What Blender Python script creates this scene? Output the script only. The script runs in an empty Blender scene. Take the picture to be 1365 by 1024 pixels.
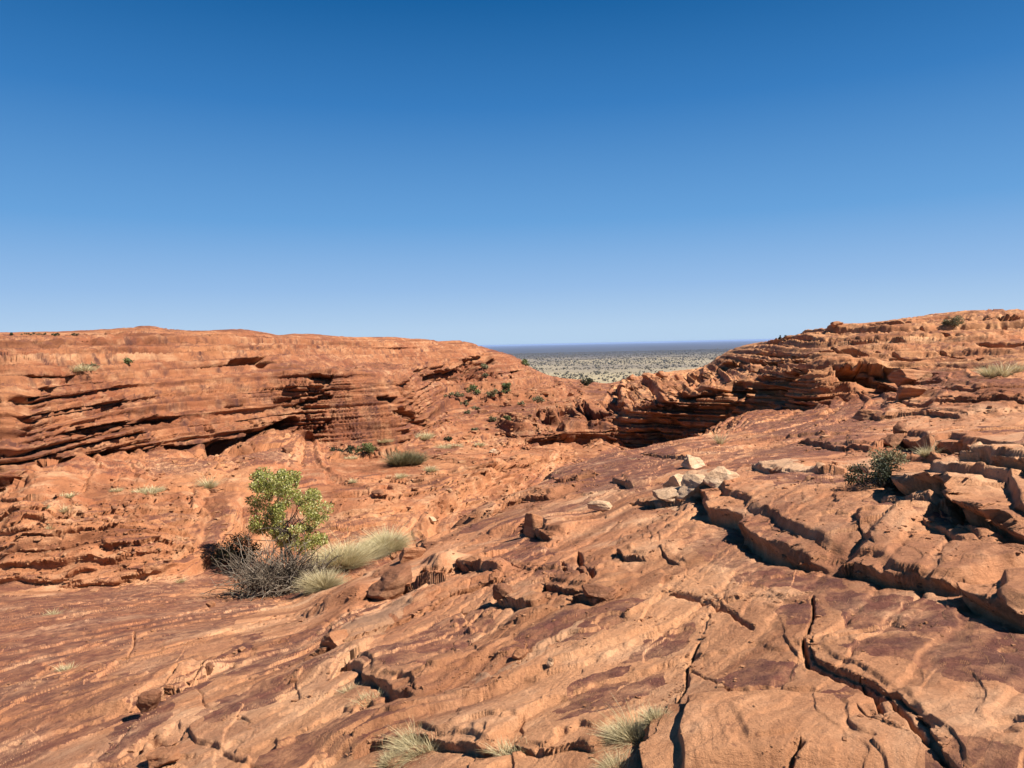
import bpy, math, random
import numpy as np
from mathutils import Matrix, Vector

# ------------------------------------------------------------------ camera, sky, sun, exposure
C = bpy.context.scene
F, CX, CY = 1000.0, 682.5, 512.0            # focal length and centre of the 1365 x 1024 frame
fz, rz_ = -0.0525, -0.0215                   # pitch and roll (horizon height and tilt)
uz = 1.0 / math.sqrt(1 + fz * fz + rz_ * rz_)
fw = np.array([0.0, math.sqrt(1 - (fz * uz) ** 2), fz * uz])
rt_y = -(rz_ * uz) * fw[2] / fw[1]
rt = np.array([math.sqrt(1 - (rz_ * uz) ** 2 - rt_y ** 2), rt_y, rz_ * uz])
up = np.cross(rt, fw)
cam_d = bpy.data.cameras.new("camera"); cam = bpy.data.objects.new("camera", cam_d)
C.collection.objects.link(cam); C.camera = cam
cam.matrix_world = Matrix(((rt[0], up[0], -fw[0], 0), (rt[1], up[1], -fw[1], 0), (rt[2], up[2], -fw[2], 0), (0, 0, 0, 1)))
cam_d.sensor_width = 36.0; cam_d.lens = F / 1365.0 * 36.0
cam_d.clip_start = 0.05; cam_d.clip_end = 400000.0

SUN_AZ, SUN_EL = 107.0, 49.0                 # azimuth clockwise from straight ahead (+Y)
w = bpy.data.worlds.new("World"); C.world = w; w.use_nodes = True
nt = w.node_tree
for n in list(nt.nodes): nt.nodes.remove(n)
sky = nt.nodes.new("ShaderNodeTexSky"); sky.sky_type = 'NISHITA'; sky.sun_disc = False
sky.sun_elevation = math.radians(SUN_EL); sky.sun_rotation = math.radians(SUN_AZ)
sky.altitude = 600; sky.air_density = 1.0; sky.dust_density = 0.25; sky.ozone_density = 3.0
# the Nishita sky, deepened by altitude: blue overhead, pale at the horizon
tcw = nt.nodes.new("ShaderNodeTexCoord"); sep = nt.nodes.new("ShaderNodeSeparateXYZ")
nt.links.new(tcw.outputs["Generated"], sep.inputs[0])
cr = nt.nodes.new("ShaderNodeValToRGB"); ce = cr.color_ramp.elements
SKY_STOPS = [(0.0, (.465, .640, .842)), (.021, (.452, .628, .842)), (.075, (.300, .500, .800)), (.159, (.136, .361, .708)), (.297, (.038, .202, .521)), (.415, (.006, .113, .345)), (1.0, (.002, .04, .15))]
while len(ce) < len(SKY_STOPS): ce.new(0.5)
for k_, (p_, c_) in enumerate(SKY_STOPS): ce[k_].position = p_; ce[k_].color = (*(v_ * 0.518 for v_ in c_), 1)
nt.links.new(sep.outputs[2], cr.inputs[0])
STR = 0.085
sc_ = nt.nodes.new("ShaderNodeVectorMath"); sc_.operation = 'SCALE'; sc_.inputs["Scale"].default_value = 1.0 / STR
nt.links.new(cr.outputs[0], sc_.inputs[0])
mx = nt.nodes.new("ShaderNodeMix"); mx.data_type = 'RGBA'; mx.inputs[0].default_value = 0.98
nt.links.new(sky.outputs[0], mx.inputs[6]); nt.links.new(sc_.outputs[0], mx.inputs[7])
bg = nt.nodes.new("ShaderNodeBackground"); bg.inputs["Strength"].default_value = STR
wo = nt.nodes.new("ShaderNodeOutputWorld")
nt.links.new(mx.outputs[2], bg.inputs["Color"]); nt.links.new(bg.outputs[0], wo.inputs["Surface"])
sd = bpy.data.lights.new("sun", 'SUN'); sd.energy = 5.0; sd.angle = math.radians(0.53); sd.color = (1.0, 0.945, 0.86)
so = bpy.data.objects.new("sun", sd); C.collection.objects.link(so)
a_, e_ = math.radians(SUN_AZ), math.radians(SUN_EL)
TO_SUN = Vector((math.sin(a_) * math.cos(e_), math.cos(a_) * math.cos(e_), math.sin(e_)))
so.rotation_euler = TO_SUN.to_track_quat('Z', 'Y').to_euler()
C.view_settings.view_transform = 'Standard'; C.view_settings.look = 'None'
C.view_settings.exposure = 0.95; C.view_settings.gamma = 1.0
C.cycles.max_bounces = 4; C.cycles.diffuse_bounces = 1; C.cycles.glossy_bounces = 1
C.cycles.volume_bounces = 0; C.cycles.transparent_max_bounces = 4
C.cycles.use_denoising = True

QUALITY = 1.0
rng = np.random.default_rng(7); random.seed(7)

# ------------------------------------------------------------------ noise
def _h(ix, iy, iz, seed):
    h = (ix.astype(np.uint32) * np.uint32(374761393) + iy.astype(np.uint32) * np.uint32(668265263)
         + iz.astype(np.uint32) * np.uint32(2147483647) + np.uint32((seed * 974711 + 12345) & 0xffffffff))
    h = (h ^ (h >> np.uint32(13))) * np.uint32(1274126177)
    h = (h ^ (h >> np.uint32(15))) * np.uint32(2246822519)
    h ^= h >> np.uint32(16)
    return h.astype(np.float32) * np.float32(1.0 / 4294967295.0)
def rnd(ix, iy, iz, seed):                    # hash of integer cells, 0..1
    return _h(np.asarray(ix, np.int64), np.asarray(iy, np.int64), np.asarray(iz, np.int64), seed)
def vn3(x, y, z, seed=0):                     # value noise, -1..1
    fx, fy, fz_ = np.floor(x), np.floor(y), np.floor(z)
    ix, iy, iz = fx.astype(np.int64), fy.astype(np.int64), fz_.astype(np.int64)
    x = (x - fx).astype(np.float32); y = (y - fy).astype(np.float32); z = (z - fz_).astype(np.float32)
    u = x * x * x * (x * (x * 6 - 15) + 10); v = y * y * y * (y * (y * 6 - 15) + 10); q = z * z * z * (z * (z * 6 - 15) + 10)
    def lx(j, k):
        a = _h(ix, iy + j, iz + k, seed); return a + (_h(ix + 1, iy + j, iz + k, seed) - a) * u
    a = lx(0, 0); a = a + (lx(1, 0) - a) * v
    b = lx(0, 1); b = b + (lx(1, 1) - b) * v
    return (a + (b - a) * q) * 2 - 1
def vn2(x, y, seed=0):
    fx, fy = np.floor(x), np.floor(y)
    ix, iy = fx.astype(np.int64), fy.astype(np.int64); iz = np.zeros_like(ix)
    x = (x - fx).astype(np.float32); y = (y - fy).astype(np.float32)
    u = x * x * x * (x * (x * 6 - 15) + 10); v = y * y * y * (y * (y * 6 - 15) + 10)
    a = _h(ix, iy, iz, seed); a = a + (_h(ix + 1, iy, iz, seed) - a) * u
    b = _h(ix, iy + 1, iz, seed); b = b + (_h(ix + 1, iy + 1, iz, seed) - b) * u
    return (a + (b - a) * v) * 2 - 1
def sm(a, b, x):
    t = np.clip((x - a) / (b - a), 0, 1); return t * t * (3 - 2 * t)

# ------------------------------------------------------------------ pixel <-> world
def ray(px, py):
    px = np.asarray(px, float)[..., None]; py = np.asarray(py, float)[..., None]
    d = fw * F + (px - CX) * rt - (py - CY) * up
    return d / d[..., 1:2]
def project(P):
    zf = P @ fw
    return CX + F * (P @ rt) / zf, CY - F * (P @ up) / zf

# ------------------------------------------------------------------ the land as lofted profile lines
# every line runs from left to right across the country; its points are (frame x, frame y, metres ahead)
def L(py, *pts):
    return [(p[0], py, p[1]) if len(p) == 2 else p for p in pts]
LINES = [
 L(2600, (-450,.78),(0,.745),(682,.70),(1365,.645),(1800,.62)),
 L(1400, (-450,2.3),(0,2.0),(682,1.65),(1365,1.41),(1800,1.29)),
 L(1024, (-450,6.5),(0,4.7),(200,4.15),(380,3.7),(480,3.45),(600,3.15),(700,3.0),(800,2.85),(930,2.68),(1100,2.48),(1230,2.35),(1365,2.2),(1800,1.85)),
 L(900, (-450,10),(0,7.2),(200,6.4),(380,5.6),(480,5.0),(600,4.6),(700,4.15),(800,3.9),(930,3.65),(1100,3.3),(1230,3.1),(1365,2.9),(1800,2.45)),
 L(0, (-450,840,13),(0,840,9.8),(200,835,8.9),(380,830,8.2),(480,825,6.9),(600,800,6.9),(700,780,6.6),(800,770,6.2),(930,755,6.0),(1000,750,5.8),(1100,745,5.5),(1230,735,5.2),(1365,730,4.9),(1800,725,4.2)),
 L(0, (-450,800,16),(0,800,12.5),(200,805,11.3),(380,803,10.6),(480,800,8.0),(600,745,9.4),(700,700,11),(800,670,11.5),(860,655,11.5),(930,650,10.5),(1000,645,10.2),(1100,640,9.5),(1230,640,8.6),(1365,640,8.0),(1800,640,6.8)),
 L(0, (-450,780,18),(0,786,13.8),(200,778,14.2),(300,778,14.5),(380,783,13),(430,785,10.8),(480,768,10.3),(540,738,11),(600,708,12.3),(700,653,16),(760,625,19),(800,607,21),(860,596,24),(930,583,26),(1000,578,23.5),(1100,575,20),(1230,580,15.5),(1365,580,13.2),(1800,580,11)),
 L(0, (-450,760,18.6),(0,772,14.1),(200,768,14.4),(300,766,15.1),(380,766,15.6),(430,775,15.2),(480,802,14),(540,785,15),(600,763,16),(700,715,22),(800,669,30),(860,652,32),(930,600,36),(1000,562,32),(1100,560,26),(1230,555,20),(1365,550,17.5),(1800,550,15)),
 L(0, (-450,725,19.4),(0,735,14.9),(200,725,15.5),(300,716,17.2),(380,705,20),(480,715,19),(540,712,19.6),(600,695,22.2),(700,645,30),(800,603,42),(860,624,38),(930,582,43),(1000,553,39),(1100,551,31),(1230,535,25),(1365,525,22),(1800,525,19)),
 L(0, (-450,690,21),(0,690,16.4),(200,672,19.6),(300,655,22.5),(380,640,25.2),(480,655,23.6),(600,638,26.2),(700,615,34),(800,594,46),(860,613,40),(930,578,45),(1000,551,41.5),(1100,546,34.5),(1230,520,30),(1365,507,27),(1800,507,23)),
 L(0, (-450,668,24),(0,660,21.4),(60,625,24.0),(120,611,27),(200,607,30),(300,592,33.2),(380,583,36.0),(430,595,37.2),(445,602,37.2),(480,602,38.2),(530,596,39.5),(600,592,43),(700,596,45.5),(760,593,46.3),(800,590,47),(835,602,47.2),(860,603,46.4),(930,579,44.9),(1000,549,43),(1100,543,36),(1230,505,35),(1365,495,32),(1800,495,27)),
 L(0, (-450,600,25),(0,600,22.4),(60,575,25.0),(200,575,31),(300,560,34.3),(380,545,37.3),(440,545,38.2),(480,543,38.9),(530,543,40.2),(560,556,46),(600,560,51),(660,568,50),(700,572,47),(800,562,48.5),(822,556,48.5),(838,548,48),(860,543,47.2),(930,522,46),(1000,506,44.8),(1100,505,37.5),(1230,485,38.5),(1365,475,37),(1800,475,32)),
 L(0, (-450,560,26),(0,550,23.6),(60,540,26.2),(200,535,32.5),(300,520,36),(380,500,38.8),(440,503,38.9),(480,504,39.7),(530,508,41.2),(556,520,50),(600,525,62),(700,540,58),(800,545,54),(860,533,52),(930,514,53),(1000,497,50),(1100,480,43),(1230,460,44),(1365,450,44),(1800,450,39)),
 L(0, (-450,500,29),(0,495,26.5),(200,480,36),(300,475,40),(380,475,46),(480,480,56),(600,490,69),(660,492,73),(700,505,73),(800,525,72),(860,512,68),(930,502,68),(1000,475,60),(1100,455,51),(1230,435,51),(1365,430,51),(1800,433,46)),
 L(0, (-450,447,37),(0,445,37),(60,444.5,39),(120,442,43),(165,439,45),(200,437,46),(235,441,47.5),(262,442,49),(318,440,53),(345,443,54.5),(372,448,56),(395,446.5,57),(440,448.5,60),(480,450,63),(515,450,66),(545,452,70),(565,453.5,73),(590,456,77),(605,455.5,78),(625,458,80),(650,465,82),(672,471,82),(690,478,83),(705,489,85),(740,503,93),(780,508,98),(810,512,100),(835,506,97),(860,502,92),(900,496,87),(935,491,83),(955,479,79),(975,467,76),(1000,460,74),(1030,455,70),(1060,449,67),(1085,444,64),(1105,440,62),(1118,434,61),(1150,433,61),(1200,427.5,60),(1238,423,60),(1262,420,60),(1300,417,60),(1365,419,58),(1800,425,54)),
]
NP0, NP1 = -1100.0, 2450.0
step = 1.05 / QUALITY
core = np.arange(-60, 1425, step)
lft = -60 - np.cumsum(np.geomspace(step * 1.3, 22, int(115 * QUALITY)))[::-1]
rgt = 1425 + np.cumsum(np.geomspace(step * 1.3, 22, int(115 * QUALITY)))
U = np.concatenate([lft, core, rgt]); NU = len(U)

def pchip(x, y, xi):
    x = np.asarray(x, float); y = np.asarray(y, float)
    h = np.diff(x); dl = np.diff(y) / h
    m = np.zeros_like(y)
    for i in range(1, len(x) - 1):
        if dl[i - 1] * dl[i] > 0:
            w1 = 2 * h[i] + h[i - 1]; w2 = h[i] + 2 * h[i - 1]
            m[i] = (w1 + w2) / (w1 / dl[i - 1] + w2 / dl[i])
    xi = np.clip(xi, x[0], x[-1]); k = np.clip(np.searchsorted(x, xi) - 1, 0, len(x) - 2)
    t = (xi - x[k]) / h[k]
    return (y[k] * (1 + 2 * t) * (1 - t) ** 2 + h[k] * m[k] * t * (1 - t) ** 2
            + y[k + 1] * t * t * (3 - 2 * t) + h[k] * m[k + 1] * t * t * (t - 1))
K = []
for ln in LINES:
    xs = [p[0] for p in ln]
    K.append(ray(U, pchip(xs, [p[1] for p in ln], U)) * pchip(xs, [p[2] for p in ln], U)[:, None])
top = K[-1]
b1 = top * 1.10; b1[:, 2] = top[:, 2] * 1.10 - top[:, 1] * 0.012
b2 = top * 1.40; b2[:, 2] = top[:, 2] - top[:, 1] * 0.12
b3 = top * 1.75; b3[:, 2] = -158
K += [b1, b2, b3]
K = np.stack(K)                                # lines x columns x 3
NK = len(K)
# slopes along each column (monotone), knots parametrised 0..NK-1
Dl = np.diff(K, axis=0)
M = np.zeros_like(K)
a, b = Dl[:-1], Dl[1:]
M[1:-1] = np.where(a * b > 0, 2 * a * b / np.where(np.abs(a + b) < 1e-9, 1e-9, a + b), 0)
M[0] = Dl[0]; M[-1] = Dl[-1]
def surf(V):                                   # V: rows x columns of knot parameter
    k = np.clip(V.astype(int), 0, NK - 2); t = (V - k)[..., None]
    c = np.broadcast_to(np.arange(NU), V.shape)
    return (K[k, c] * (1 + 2 * t) * (1 - t) ** 2 + M[k, c] * t * (1 - t) ** 2
            + K[k + 1, c] * t * t * (3 - 2 * t) + M[k + 1, c] * t * t * (t - 1))

BASE_V = np.concatenate([np.linspace(k, k + 1, 60, endpoint=False) for k in range(15)])
BASE = surf(np.repeat(BASE_V[:, None], NU, 1))
_bx, BASE_PY = project(BASE.reshape(-1, 3)); BASE_PY = BASE_PY.reshape(BASE.shape[:2])
def base_at(px, py):                           # first point of the smooth land seen through a frame point
    c = int(np.clip(np.searchsorted(U, px), 0, NU - 1)); col = BASE_PY[:, c]
    j = int(np.argmax(col <= py)); j = max(j, 1)
    t = (col[j - 1] - py) / max(col[j - 1] - col[j], 1e-6)
    return BASE[j - 1, c] * (1 - t) + BASE[j, c] * t

# ------------------------------------------------------------------ hand-laid ledges, cracks, caves, stains
# ledge: walk along the points, the rock is higher on the given side; h metres high, dying out over fade metres
LEDGES = []; LINES_PX = []
def ledge(pts, side, h, fade, wd=0.05, over=0.25, jag=1.0, taper=0.12):
    LINES_PX.append(pts)
    LEDGES.append((np.array([base_at(*p)[:2] for p in pts]), 1.0 if side == 'L' else -1.0, h * (0.72 if 0.04 < h < 0.23 else 0.45), fade, wd * 0.5, over, jag, taper))
CRACKS = []
def crack(pts, depth, wd, jag=1.0):
    LINES_PX.append(pts)
    CRACKS.append((np.array([base_at(*p)[:2] for p in pts]), depth, wd, jag))
CAVES = []
def cave(px, py, rx, ry, depth):               # a hollow pushed into a rock face
    p = base_at(px, py); CAVES.append((p, rx * p[1] / F, ry * p[1] / F, depth))
STAINS = []
def stain(pts, amt=1.0): STAINS.append((np.array(pts, float), amt))

# cliffs of the far side: undercuts below the drawn line, h metres high and deep metres deep
NOTCH = []
def notch(pts, h, deep, lip=0.3):
    NOTCH.append((np.array([base_at(*p) for p in pts]), h * 0.66, deep * 1.15, lip * 0.7))
notch([(70,577),(130,567),(180,562),(243,555)], .34, 1.0)
notch([(-40,664),(0,655),(45,634),(60,618),(90,611)], .36, .9)
notch([(90,612),(125,604),(180,600),(205,596),(275,590)], .26, .8)
notch([(270,592),(310,580),(345,573),(370,560),(394,556)], .55, 1.3)
notch([(292,606),(330,601),(362,594),(385,588)], .34, .8)
notch([(225,553),(300,543),(360,538),(428,522),(452,517)], .14, .45)
notch([(292,487),(335,484),(378,485)], .22, .7)
notch([(255,492),(300,490)], .2, .4)
notch([(0,507),(60,503),(84,504),(112,509)], .22, .5)
notch([(0,532),(30,532),(44,522),(80,516)], .16, .4)
notch([(230,455),(285,451),(310,454)], .16, .5)
notch([(20,465),(60,463),(130,462)], .14, .4)
notch([(385,545),(412,532),(446,526)], .30, .8)
notch([(415,574),(438,560),(445,545)], .35, .8)
notch([(408,510),(440,504),(450,500)], .3, .6)
notch([(560,505),(600,494),(618,483),(648,470)], .75, 1.5)
notch([(636,482),(660,482)], .5, 1.0)
notch([(470,520),(500,515),(545,500),(600,488)], .22, .6)
notch([(640,503),(675,497),(700,495)], .3, .6)
notch([(620,506),(645,503)], .4, .8)
notch([(520,546),(540,549),(556,560)], .5, 1.0)
notch([(500,528),(530,530)], .3, .6)
notch([(540,560),(590,566)], .3, .5)
notch([(432,609),(478,605),(534,594)], .28, .7)
ledge([(590,634),(620,632),(655,629),(692,622),(720,616)], 'L', 0.62, 1.6, .07, .7, 1.0, .2)
ledge([(560,632),(590,632)], 'L', 0.34, 1.6, .07, .7, 1.0, .2)
ledge([(690,628),(730,618),(770,608)], 'L', 0.34, 1.6, .07, .7, 1.0, .2)
ledge([(440,693),(500,685),(560,680),(590,678)], 'L', 0.17, 1.6, .07, .7, 1.0, .2)
ledge([(570,676),(610,673),(650,668)], 'L', 0.22, 1.6, .07, .7, 1.0, .2)
ledge([(490,668),(520,668),(545,664)], 'L', 0.38, 1.6, .07, .7, 1.0, .2)
ledge([(-40,768),(0,766),(70,763),(150,755),(215,745),(262,733)], 'L', 0.34, 1.6, .07, .7, 1.0, .2)
ledge([(-20,751),(60,746),(160,738),(255,728)], 'L', 0.14, 1.6, .07, .7, 1.0, .2)
ledge([(70,783),(150,777),(212,767),(250,757)], 'L', 0.19, 1.6, .07, .7, 1.0, .2)
ledge([(72,708),(140,707),(205,702),(275,694)], 'L', 0.34, 1.6, .07, .7, 1.0, .2)
ledge([(0,716),(50,714),(75,712)], 'L', 0.19, 1.6, .07, .7, 1.0, .2)
ledge([(170,724),(200,722),(260,715)], 'L', 0.14, 1.6, .07, .7, 1.0, .2)
ledge([(0,680),(30,679),(45,674)], 'L', 0.38, 1.6, .07, .7, 1.0, .2)
notch([(700,563),(728,548),(765,552),(805,552)], 0.65, 0.9)
notch([(765,546),(800,543),(836,538)], .38, 1.2)
notch([(690,592),(740,590),(800,592)], .30, .6)
notch([(780,525),(830,523),(870,520)], .25, .6)
notch([(850,513),(880,510),(905,508)], .4, .8)
notch([(850,541),(900,540),(960,545),(1000,538)], .4, .9)
notch([(880,528),(940,526),(1000,520),(1050,515)], .3, .7)
notch([(895,508),(930,506),(960,505)], .9, 1.3)
notch([(945,478),(985,475),(1040,473),(1090,474),(1130,470)], .22, .6)
notch([(960,489),(1000,486),(1040,485),(1080,484),(1120,482)], .55, 1.3)
notch([(1000,503),(1050,505),(1100,498)], .35, .8)
notch([(1105,500),(1140,498),(1195,500)], .75, 1.5)
notch([(1010,462),(1060,458)], .2, .5)
notch([(1120,440),(1160,437),(1210,434)], .18, .5)
notch([(1130,462),(1190,460),(1245,463)], .16, .4)
notch([(1296,466),(1340,465),(1400,463)], .32, .8)
notch([(1282,437),(1320,436),(1400,434)], .28, .6)
notch([(1180,480),(1240,482),(1275,488)], .16, .4)
for x_, y_, rx, ry, dp in [(378,566,14,9,.8),(912,517,16,9,1.0),(985,522,14,12,.9),(1025,524,12,12,.9),(880,575,34,22,1.0),(860,585,20,14,.8),(1140,510,24,9,.9),
                           (704,500,2.5,14,.5),(709,520,2.5,14,.5),(1243,450,3,14,.5),(1192,478,3,16,.5),(1272,480,3,14,.5),(1130,475,3,10,.4)]:
    cave(x_, y_, rx, ry, dp)

# thin stepped ledges of the basin
for pts_, h_ in [([(-30,739),(60,735),(150,728),(262,714)], .22), ([(-30,726),(70,723),(160,716),(240,708)], .18), ([(30,699),(120,694),(200,688),(285,682)], .22), ([(-30,708),(30,705),(70,700)], .2),
                 ([(90,674),(170,668),(250,662),(300,655)], .16), ([(60,690),(140,684),(190,680)], .14), ([(120,752),(190,745),(270,733)], .2), ([(-30,778),(60,776),(140,770)], .16),
                 ([(425,668),(500,661),(560,656),(625,650)], .22), ([(450,641),(520,637),(575,640)], .18), ([(620,665),(690,655),(745,641)], .26), ([(590,655),(660,648),(722,637)], .24),
                 ([(575,645),(650,641),(705,634)], .22), ([(430,712),(470,708),(520,700)], .16), ([(650,605),(700,602),(770,600)], .3), ([(560,610),(620,612),(680,607)], .2)]:
    ledge(pts_, 'L', h_, 1.3, .05, .7, .8, .15)
# pavement ledges near the camera
ledge([(925,655),(950,678),(1010,722),(1060,748),(1108,762)], 'L', .46, 3.2, .10, .35)
ledge([(1108,762),(1140,762),(1185,776),(1240,782),(1284,788)], 'L', .28, 2.0, .07, .4)
ledge([(1280,785),(1300,800),(1335,812),(1400,838)], 'L', .30, 2.2, .07, .5)
ledge([(1170,640),(1215,672),(1240,690),(1285,700),(1320,722),(1420,745)], 'L', .58, 3.4, .08, .6)
ledge([(1285,668),(1330,686),(1420,705)], 'L', .36, 1.6, .08, .5)
ledge([(1185,592),(1235,604),(1262,600),(1300,612),(1365,620),(1480,632)], 'L', .62, 4.0, .10, .6)
ledge([(995,620),(1045,637),(1092,643),(1130,636),(1180,640)], 'L', .15, 1.5, .06, .3)
ledge([(1065,588),(1110,596),(1160,602),(1195,600)], 'L', .18, 2.5, .07, .3)
ledge([(1140,560),(1170,563),(1220,556),(1290,560)], 'L', .22, 3, .1, .4)
ledge([(1180,536),(1215,541),(1260,548),(1330,545),(1420,552)], 'L', .36, 5, .12, .45)
ledge([(1250,528),(1300,530),(1365,524),(1450,526)], 'L', .3, 5, .12, .45)
ledge([(1090,518),(1150,522),(1200,516),(1260,512)], 'L', .5, 5, .15, .5)
ledge([(1083,840),(1088,876),(1130,893),(1165,910),(1200,932),(1235,962),(1268,996),(1295,1040)], 'L', .06, 1.2, .03, .5)
crack([(1085,790),(1085,820),(1086,845)], .05, .008)
crack([(1084,845),(1090,878),(1130,895),(1165,912),(1200,934),(1235,964),(1268,998),(1290,1040)], .07, .010)
crack([(1165,905),(1180,925),(1190,955)], .05, .010)
ledge([(1138,943),(1165,958),(1206,968)], 'L', .035, .5, .02, .5)
ledge([(885,785),(925,790),(948,800),(1000,792),(1050,792),(1088,786)], 'L', .035, 1.0, .03, .4)
ledge([(940,785),(960,800),(1000,836)], 'L', .03, .6, .02, .4)
crack([(945,798),(975,812),(1003,836)], .06, .012)
crack([(890,786),(920,792),(948,802)], .08, .014)
ledge([(880,955),(905,912),(914,880),(935,845),(945,805)], 'R', .03, .7, .02, .3)
crack([(880,950),(908,905),(914,880),(935,845)], .04, .008)
crack([(914,882),(950,897),(985,915)], .03, .006)
ledge([(872,1060),(870,1000),(880,960),(892,935)], 'R', .14, 1.2, .03, .4)
ledge([(398,874),(430,866),(490,842),(552,818),(600,792),(640,778),(690,764)], 'L', .12, 1.3, .04, .5)
ledge([(550,812),(575,800),(590,790)], 'L', .06, .7, .03, .4)
ledge([(436,905),(455,888),(475,892),(500,908),(522,930),(548,937)], 'L', .11, 1.0, .05, .2)
ledge([(548,937),(590,918),(640,884),(700,850)], 'L', .035, .6, .02, .4)
ledge([(565,918),(600,898),(640,872)], 'L', .03, .5, .02, .4)
ledge([(630,915),(660,905),(690,880),(702,855)], 'L', .03, .5, .02, .3)
ledge([(475,802),(500,792),(535,788),(562,772),(590,766)], 'L', .20, 1.3, .05, .5)
ledge([(580,768),(610,758),(630,762),(655,752)], 'L', .16, 1.0, .05, .6)
ledge([(500,745),(520,738),(560,728),(600,712)], 'L', .12, 1.0, .05, .4)
ledge([(650,690),(670,676),(700,668),(740,664)], 'L', .22, 2.0, .06, .5)
ledge([(690,712),(700,702),(712,712),(735,720)], 'L', .2, 1.0, .06, .5)
ledge([(640,745),(670,752),(700,757),(760,755)], 'L', .05, .8, .03, .4)
ledge([(718,776),(750,786),(785,788)], 'L', .09, .9, .04, .4)
ledge([(755,797),(790,800),(815,795),(840,780)], 'L', .1, .8, .04, .4)
crack([(772,736),(778,752),(782,776)], .12, .022)
crack([(748,750),(758,762),(775,772)], .08, .014)
ledge([(820,735),(835,742),(862,744)], 'L', .09, .8, .03, .5)
ledge([(875,733),(890,742),(905,750)], 'L', .05, .8, .03, .4)
ledge([(660,795),(680,803),(710,800),(735,790)], 'L', .1, .7, .03, .4)
ledge([(690,832),(720,820),(745,808)], 'L', .05, .6, .03, .4)
ledge([(735,645),(770,640),(800,632)], 'L', .14, 2.0, .08, .4)
ledge([(815,640),(840,650)], 'L', .15, 1.5, .06, .5)
ledge([(850,605),(900,612),(935,605)], 'L', .1, 2.0, .06, .4)
ledge([(840,670),(880,674),(925,668)], 'L', .12, 1.4, .05, .4)
crack([(-40,922),(0,915),(60,905),(110,893)], .05, .02)
crack([(110,893),(140,885),(200,870),(265,852)], .14, .03)
crack([(265,852),(320,836),(370,820)], .08, .02)
crack([(176,842),(176,866),(180,880)], .03, .015)
ledge([(138,1010),(190,950),(250,915),(290,880),(340,850)], 'R', .05, 1.2, .04, .2)
ledge([(172,950),(195,936),(215,922),(250,918)], 'L', .12, .9, .04, .5)
ledge([(266,906),(278,888),(286,878)], 'L', .10, .6, .04, .4)
ledge([(165,1018),(200,1024),(240,1005)], 'L', .1, .8, .04, .5)
crack([(170,1000),(185,985),(205,978),(222,985),(232,1000)], .08, .02)
ledge([(290,960),(320,955),(335,962)], 'L', .03, .5, .03, .5)
ledge([(390,905),(398,930),(430,925),(475,905)], 'L', .03, .5, .02, .3)
ledge([(455,1005),(490,985),(540,975),(600,980),(640,990),(672,985)], 'L', .09, .7, .03, .3)
ledge([(672,985),(720,1000),(760,992),(800,995)], 'L', .06, .7, .03, .3)
ledge([(780,940),(820,930),(855,928)], 'L', .025, .5, .02, .4)
ledge([(990,1008),(1030,1000),(1060,985)], 'L', .03, .5, .02, .4)
crack([(1045,1024),(1060,1000)], .05, .01)
ledge([(1195,700),(1250,712),(1310,745)], 'L', .05, 1.0, .03, .4)
ledge([(1165,695),(1200,705),(1240,712)], 'L', .05, 1.0, .03, .4)
ledge([(1225,722),(1262,736),(1285,745)], 'L', .05, .7, .03, .4)
ledge([(1140,715),(1150,735),(1165,750)], 'L', .05, .7, .03, .4)
ledge([(1000,775),(1050,800),(1100,800)], 'L', .02, .6, .02, .3)
ledge([(1175,820),(1210,832),(1260,830)], 'L', .025, .5, .02, .4)
ledge([(1245,640),(1275,645)], 'L', .06, .6, .03, .5)

# desert varnish and bleached patches, each with its own outline
stain([(1098,782),(1150,785),(1230,795),(1310,822),(1380,850),(1380,880),(1300,866),(1240,852),(1190,842),(1140,832),(1100,806)])
stain([(1108,866),(1150,853),(1215,850),(1290,862),(1380,878),(1380,928),(1310,918),(1240,905),(1185,893),(1150,880)])
stain([(1225,1000),(1290,990),(1380,1000),(1380,1040),(1240,1040)])
stain([(672,872),(700,840),(745,820),(800,800),(862,792),(840,815),(790,838),(730,860)])
stain([(826,868),(868,838),(905,818),(935,815),(932,835),(905,850),(860,862)])
stain([(722,925),(750,898),(800,880),(845,872),(838,898),(800,915),(745,930)])
stain([(715,945),(775,925),(840,900),(885,885),(888,900),(840,925),(770,945),(720,955)])
stain([(640,745),(655,722),(685,702),(715,712),(740,735),(715,748),(670,752)])
stain([(710,760),(740,752),(772,750),(765,765),(725,772)])
stain([(735,650),(760,620),(820,598),(890,592),(905,612),(890,640),(850,655),(800,648)])
stain([(690,640),(740,625),(790,612),(770,632),(720,645)], .8)
stain([(300,905),(360,862),(440,835),(500,805),(560,795),(500,825),(430,868),(360,905)], .8)
stain([(470,885),(520,858),(600,815),(660,800),(650,840),(580,885),(520,900)], .65)
stain([(125,1010),(180,955),(270,898),(322,850),(352,842),(330,880),(270,925),(200,985),(160,1020)])
stain([(268,962),(330,925),(420,885),(470,872),(440,902),(370,940),(300,965)], .9)
stain([(310,1030),(360,985),(450,950),(520,935),(560,955),(480,985),(420,1030)], .6)
stain([(-60,800),(150,788),(380,802),(300,835),(150,880),(-60,905)], .55)
stain([(-60,930),(120,900),(260,865),(230,910),(120,975),(-60,1020)], .5)
stain([(980,762),(1040,752),(1110,764),(1130,776),(1060,784),(1000,778)])
stain([(1035,806),(1075,798),(1095,812),(1085,828),(1048,826)], .9)
stain([(940,912),(990,885),(1060,880),(1050,900),(1000,920),(960,925)], .9)
stain([(1085,925),(1130,905),(1160,920),(1110,945)], .8)
stain([(970,570),(1010,545),(1090,532),(1180,545),(1180,572),(1120,582),(1040,580)], .9)
stain([(1005,655),(1050,645),(1120,650),(1190,668),(1100,672),(1040,668)], .8)
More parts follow.
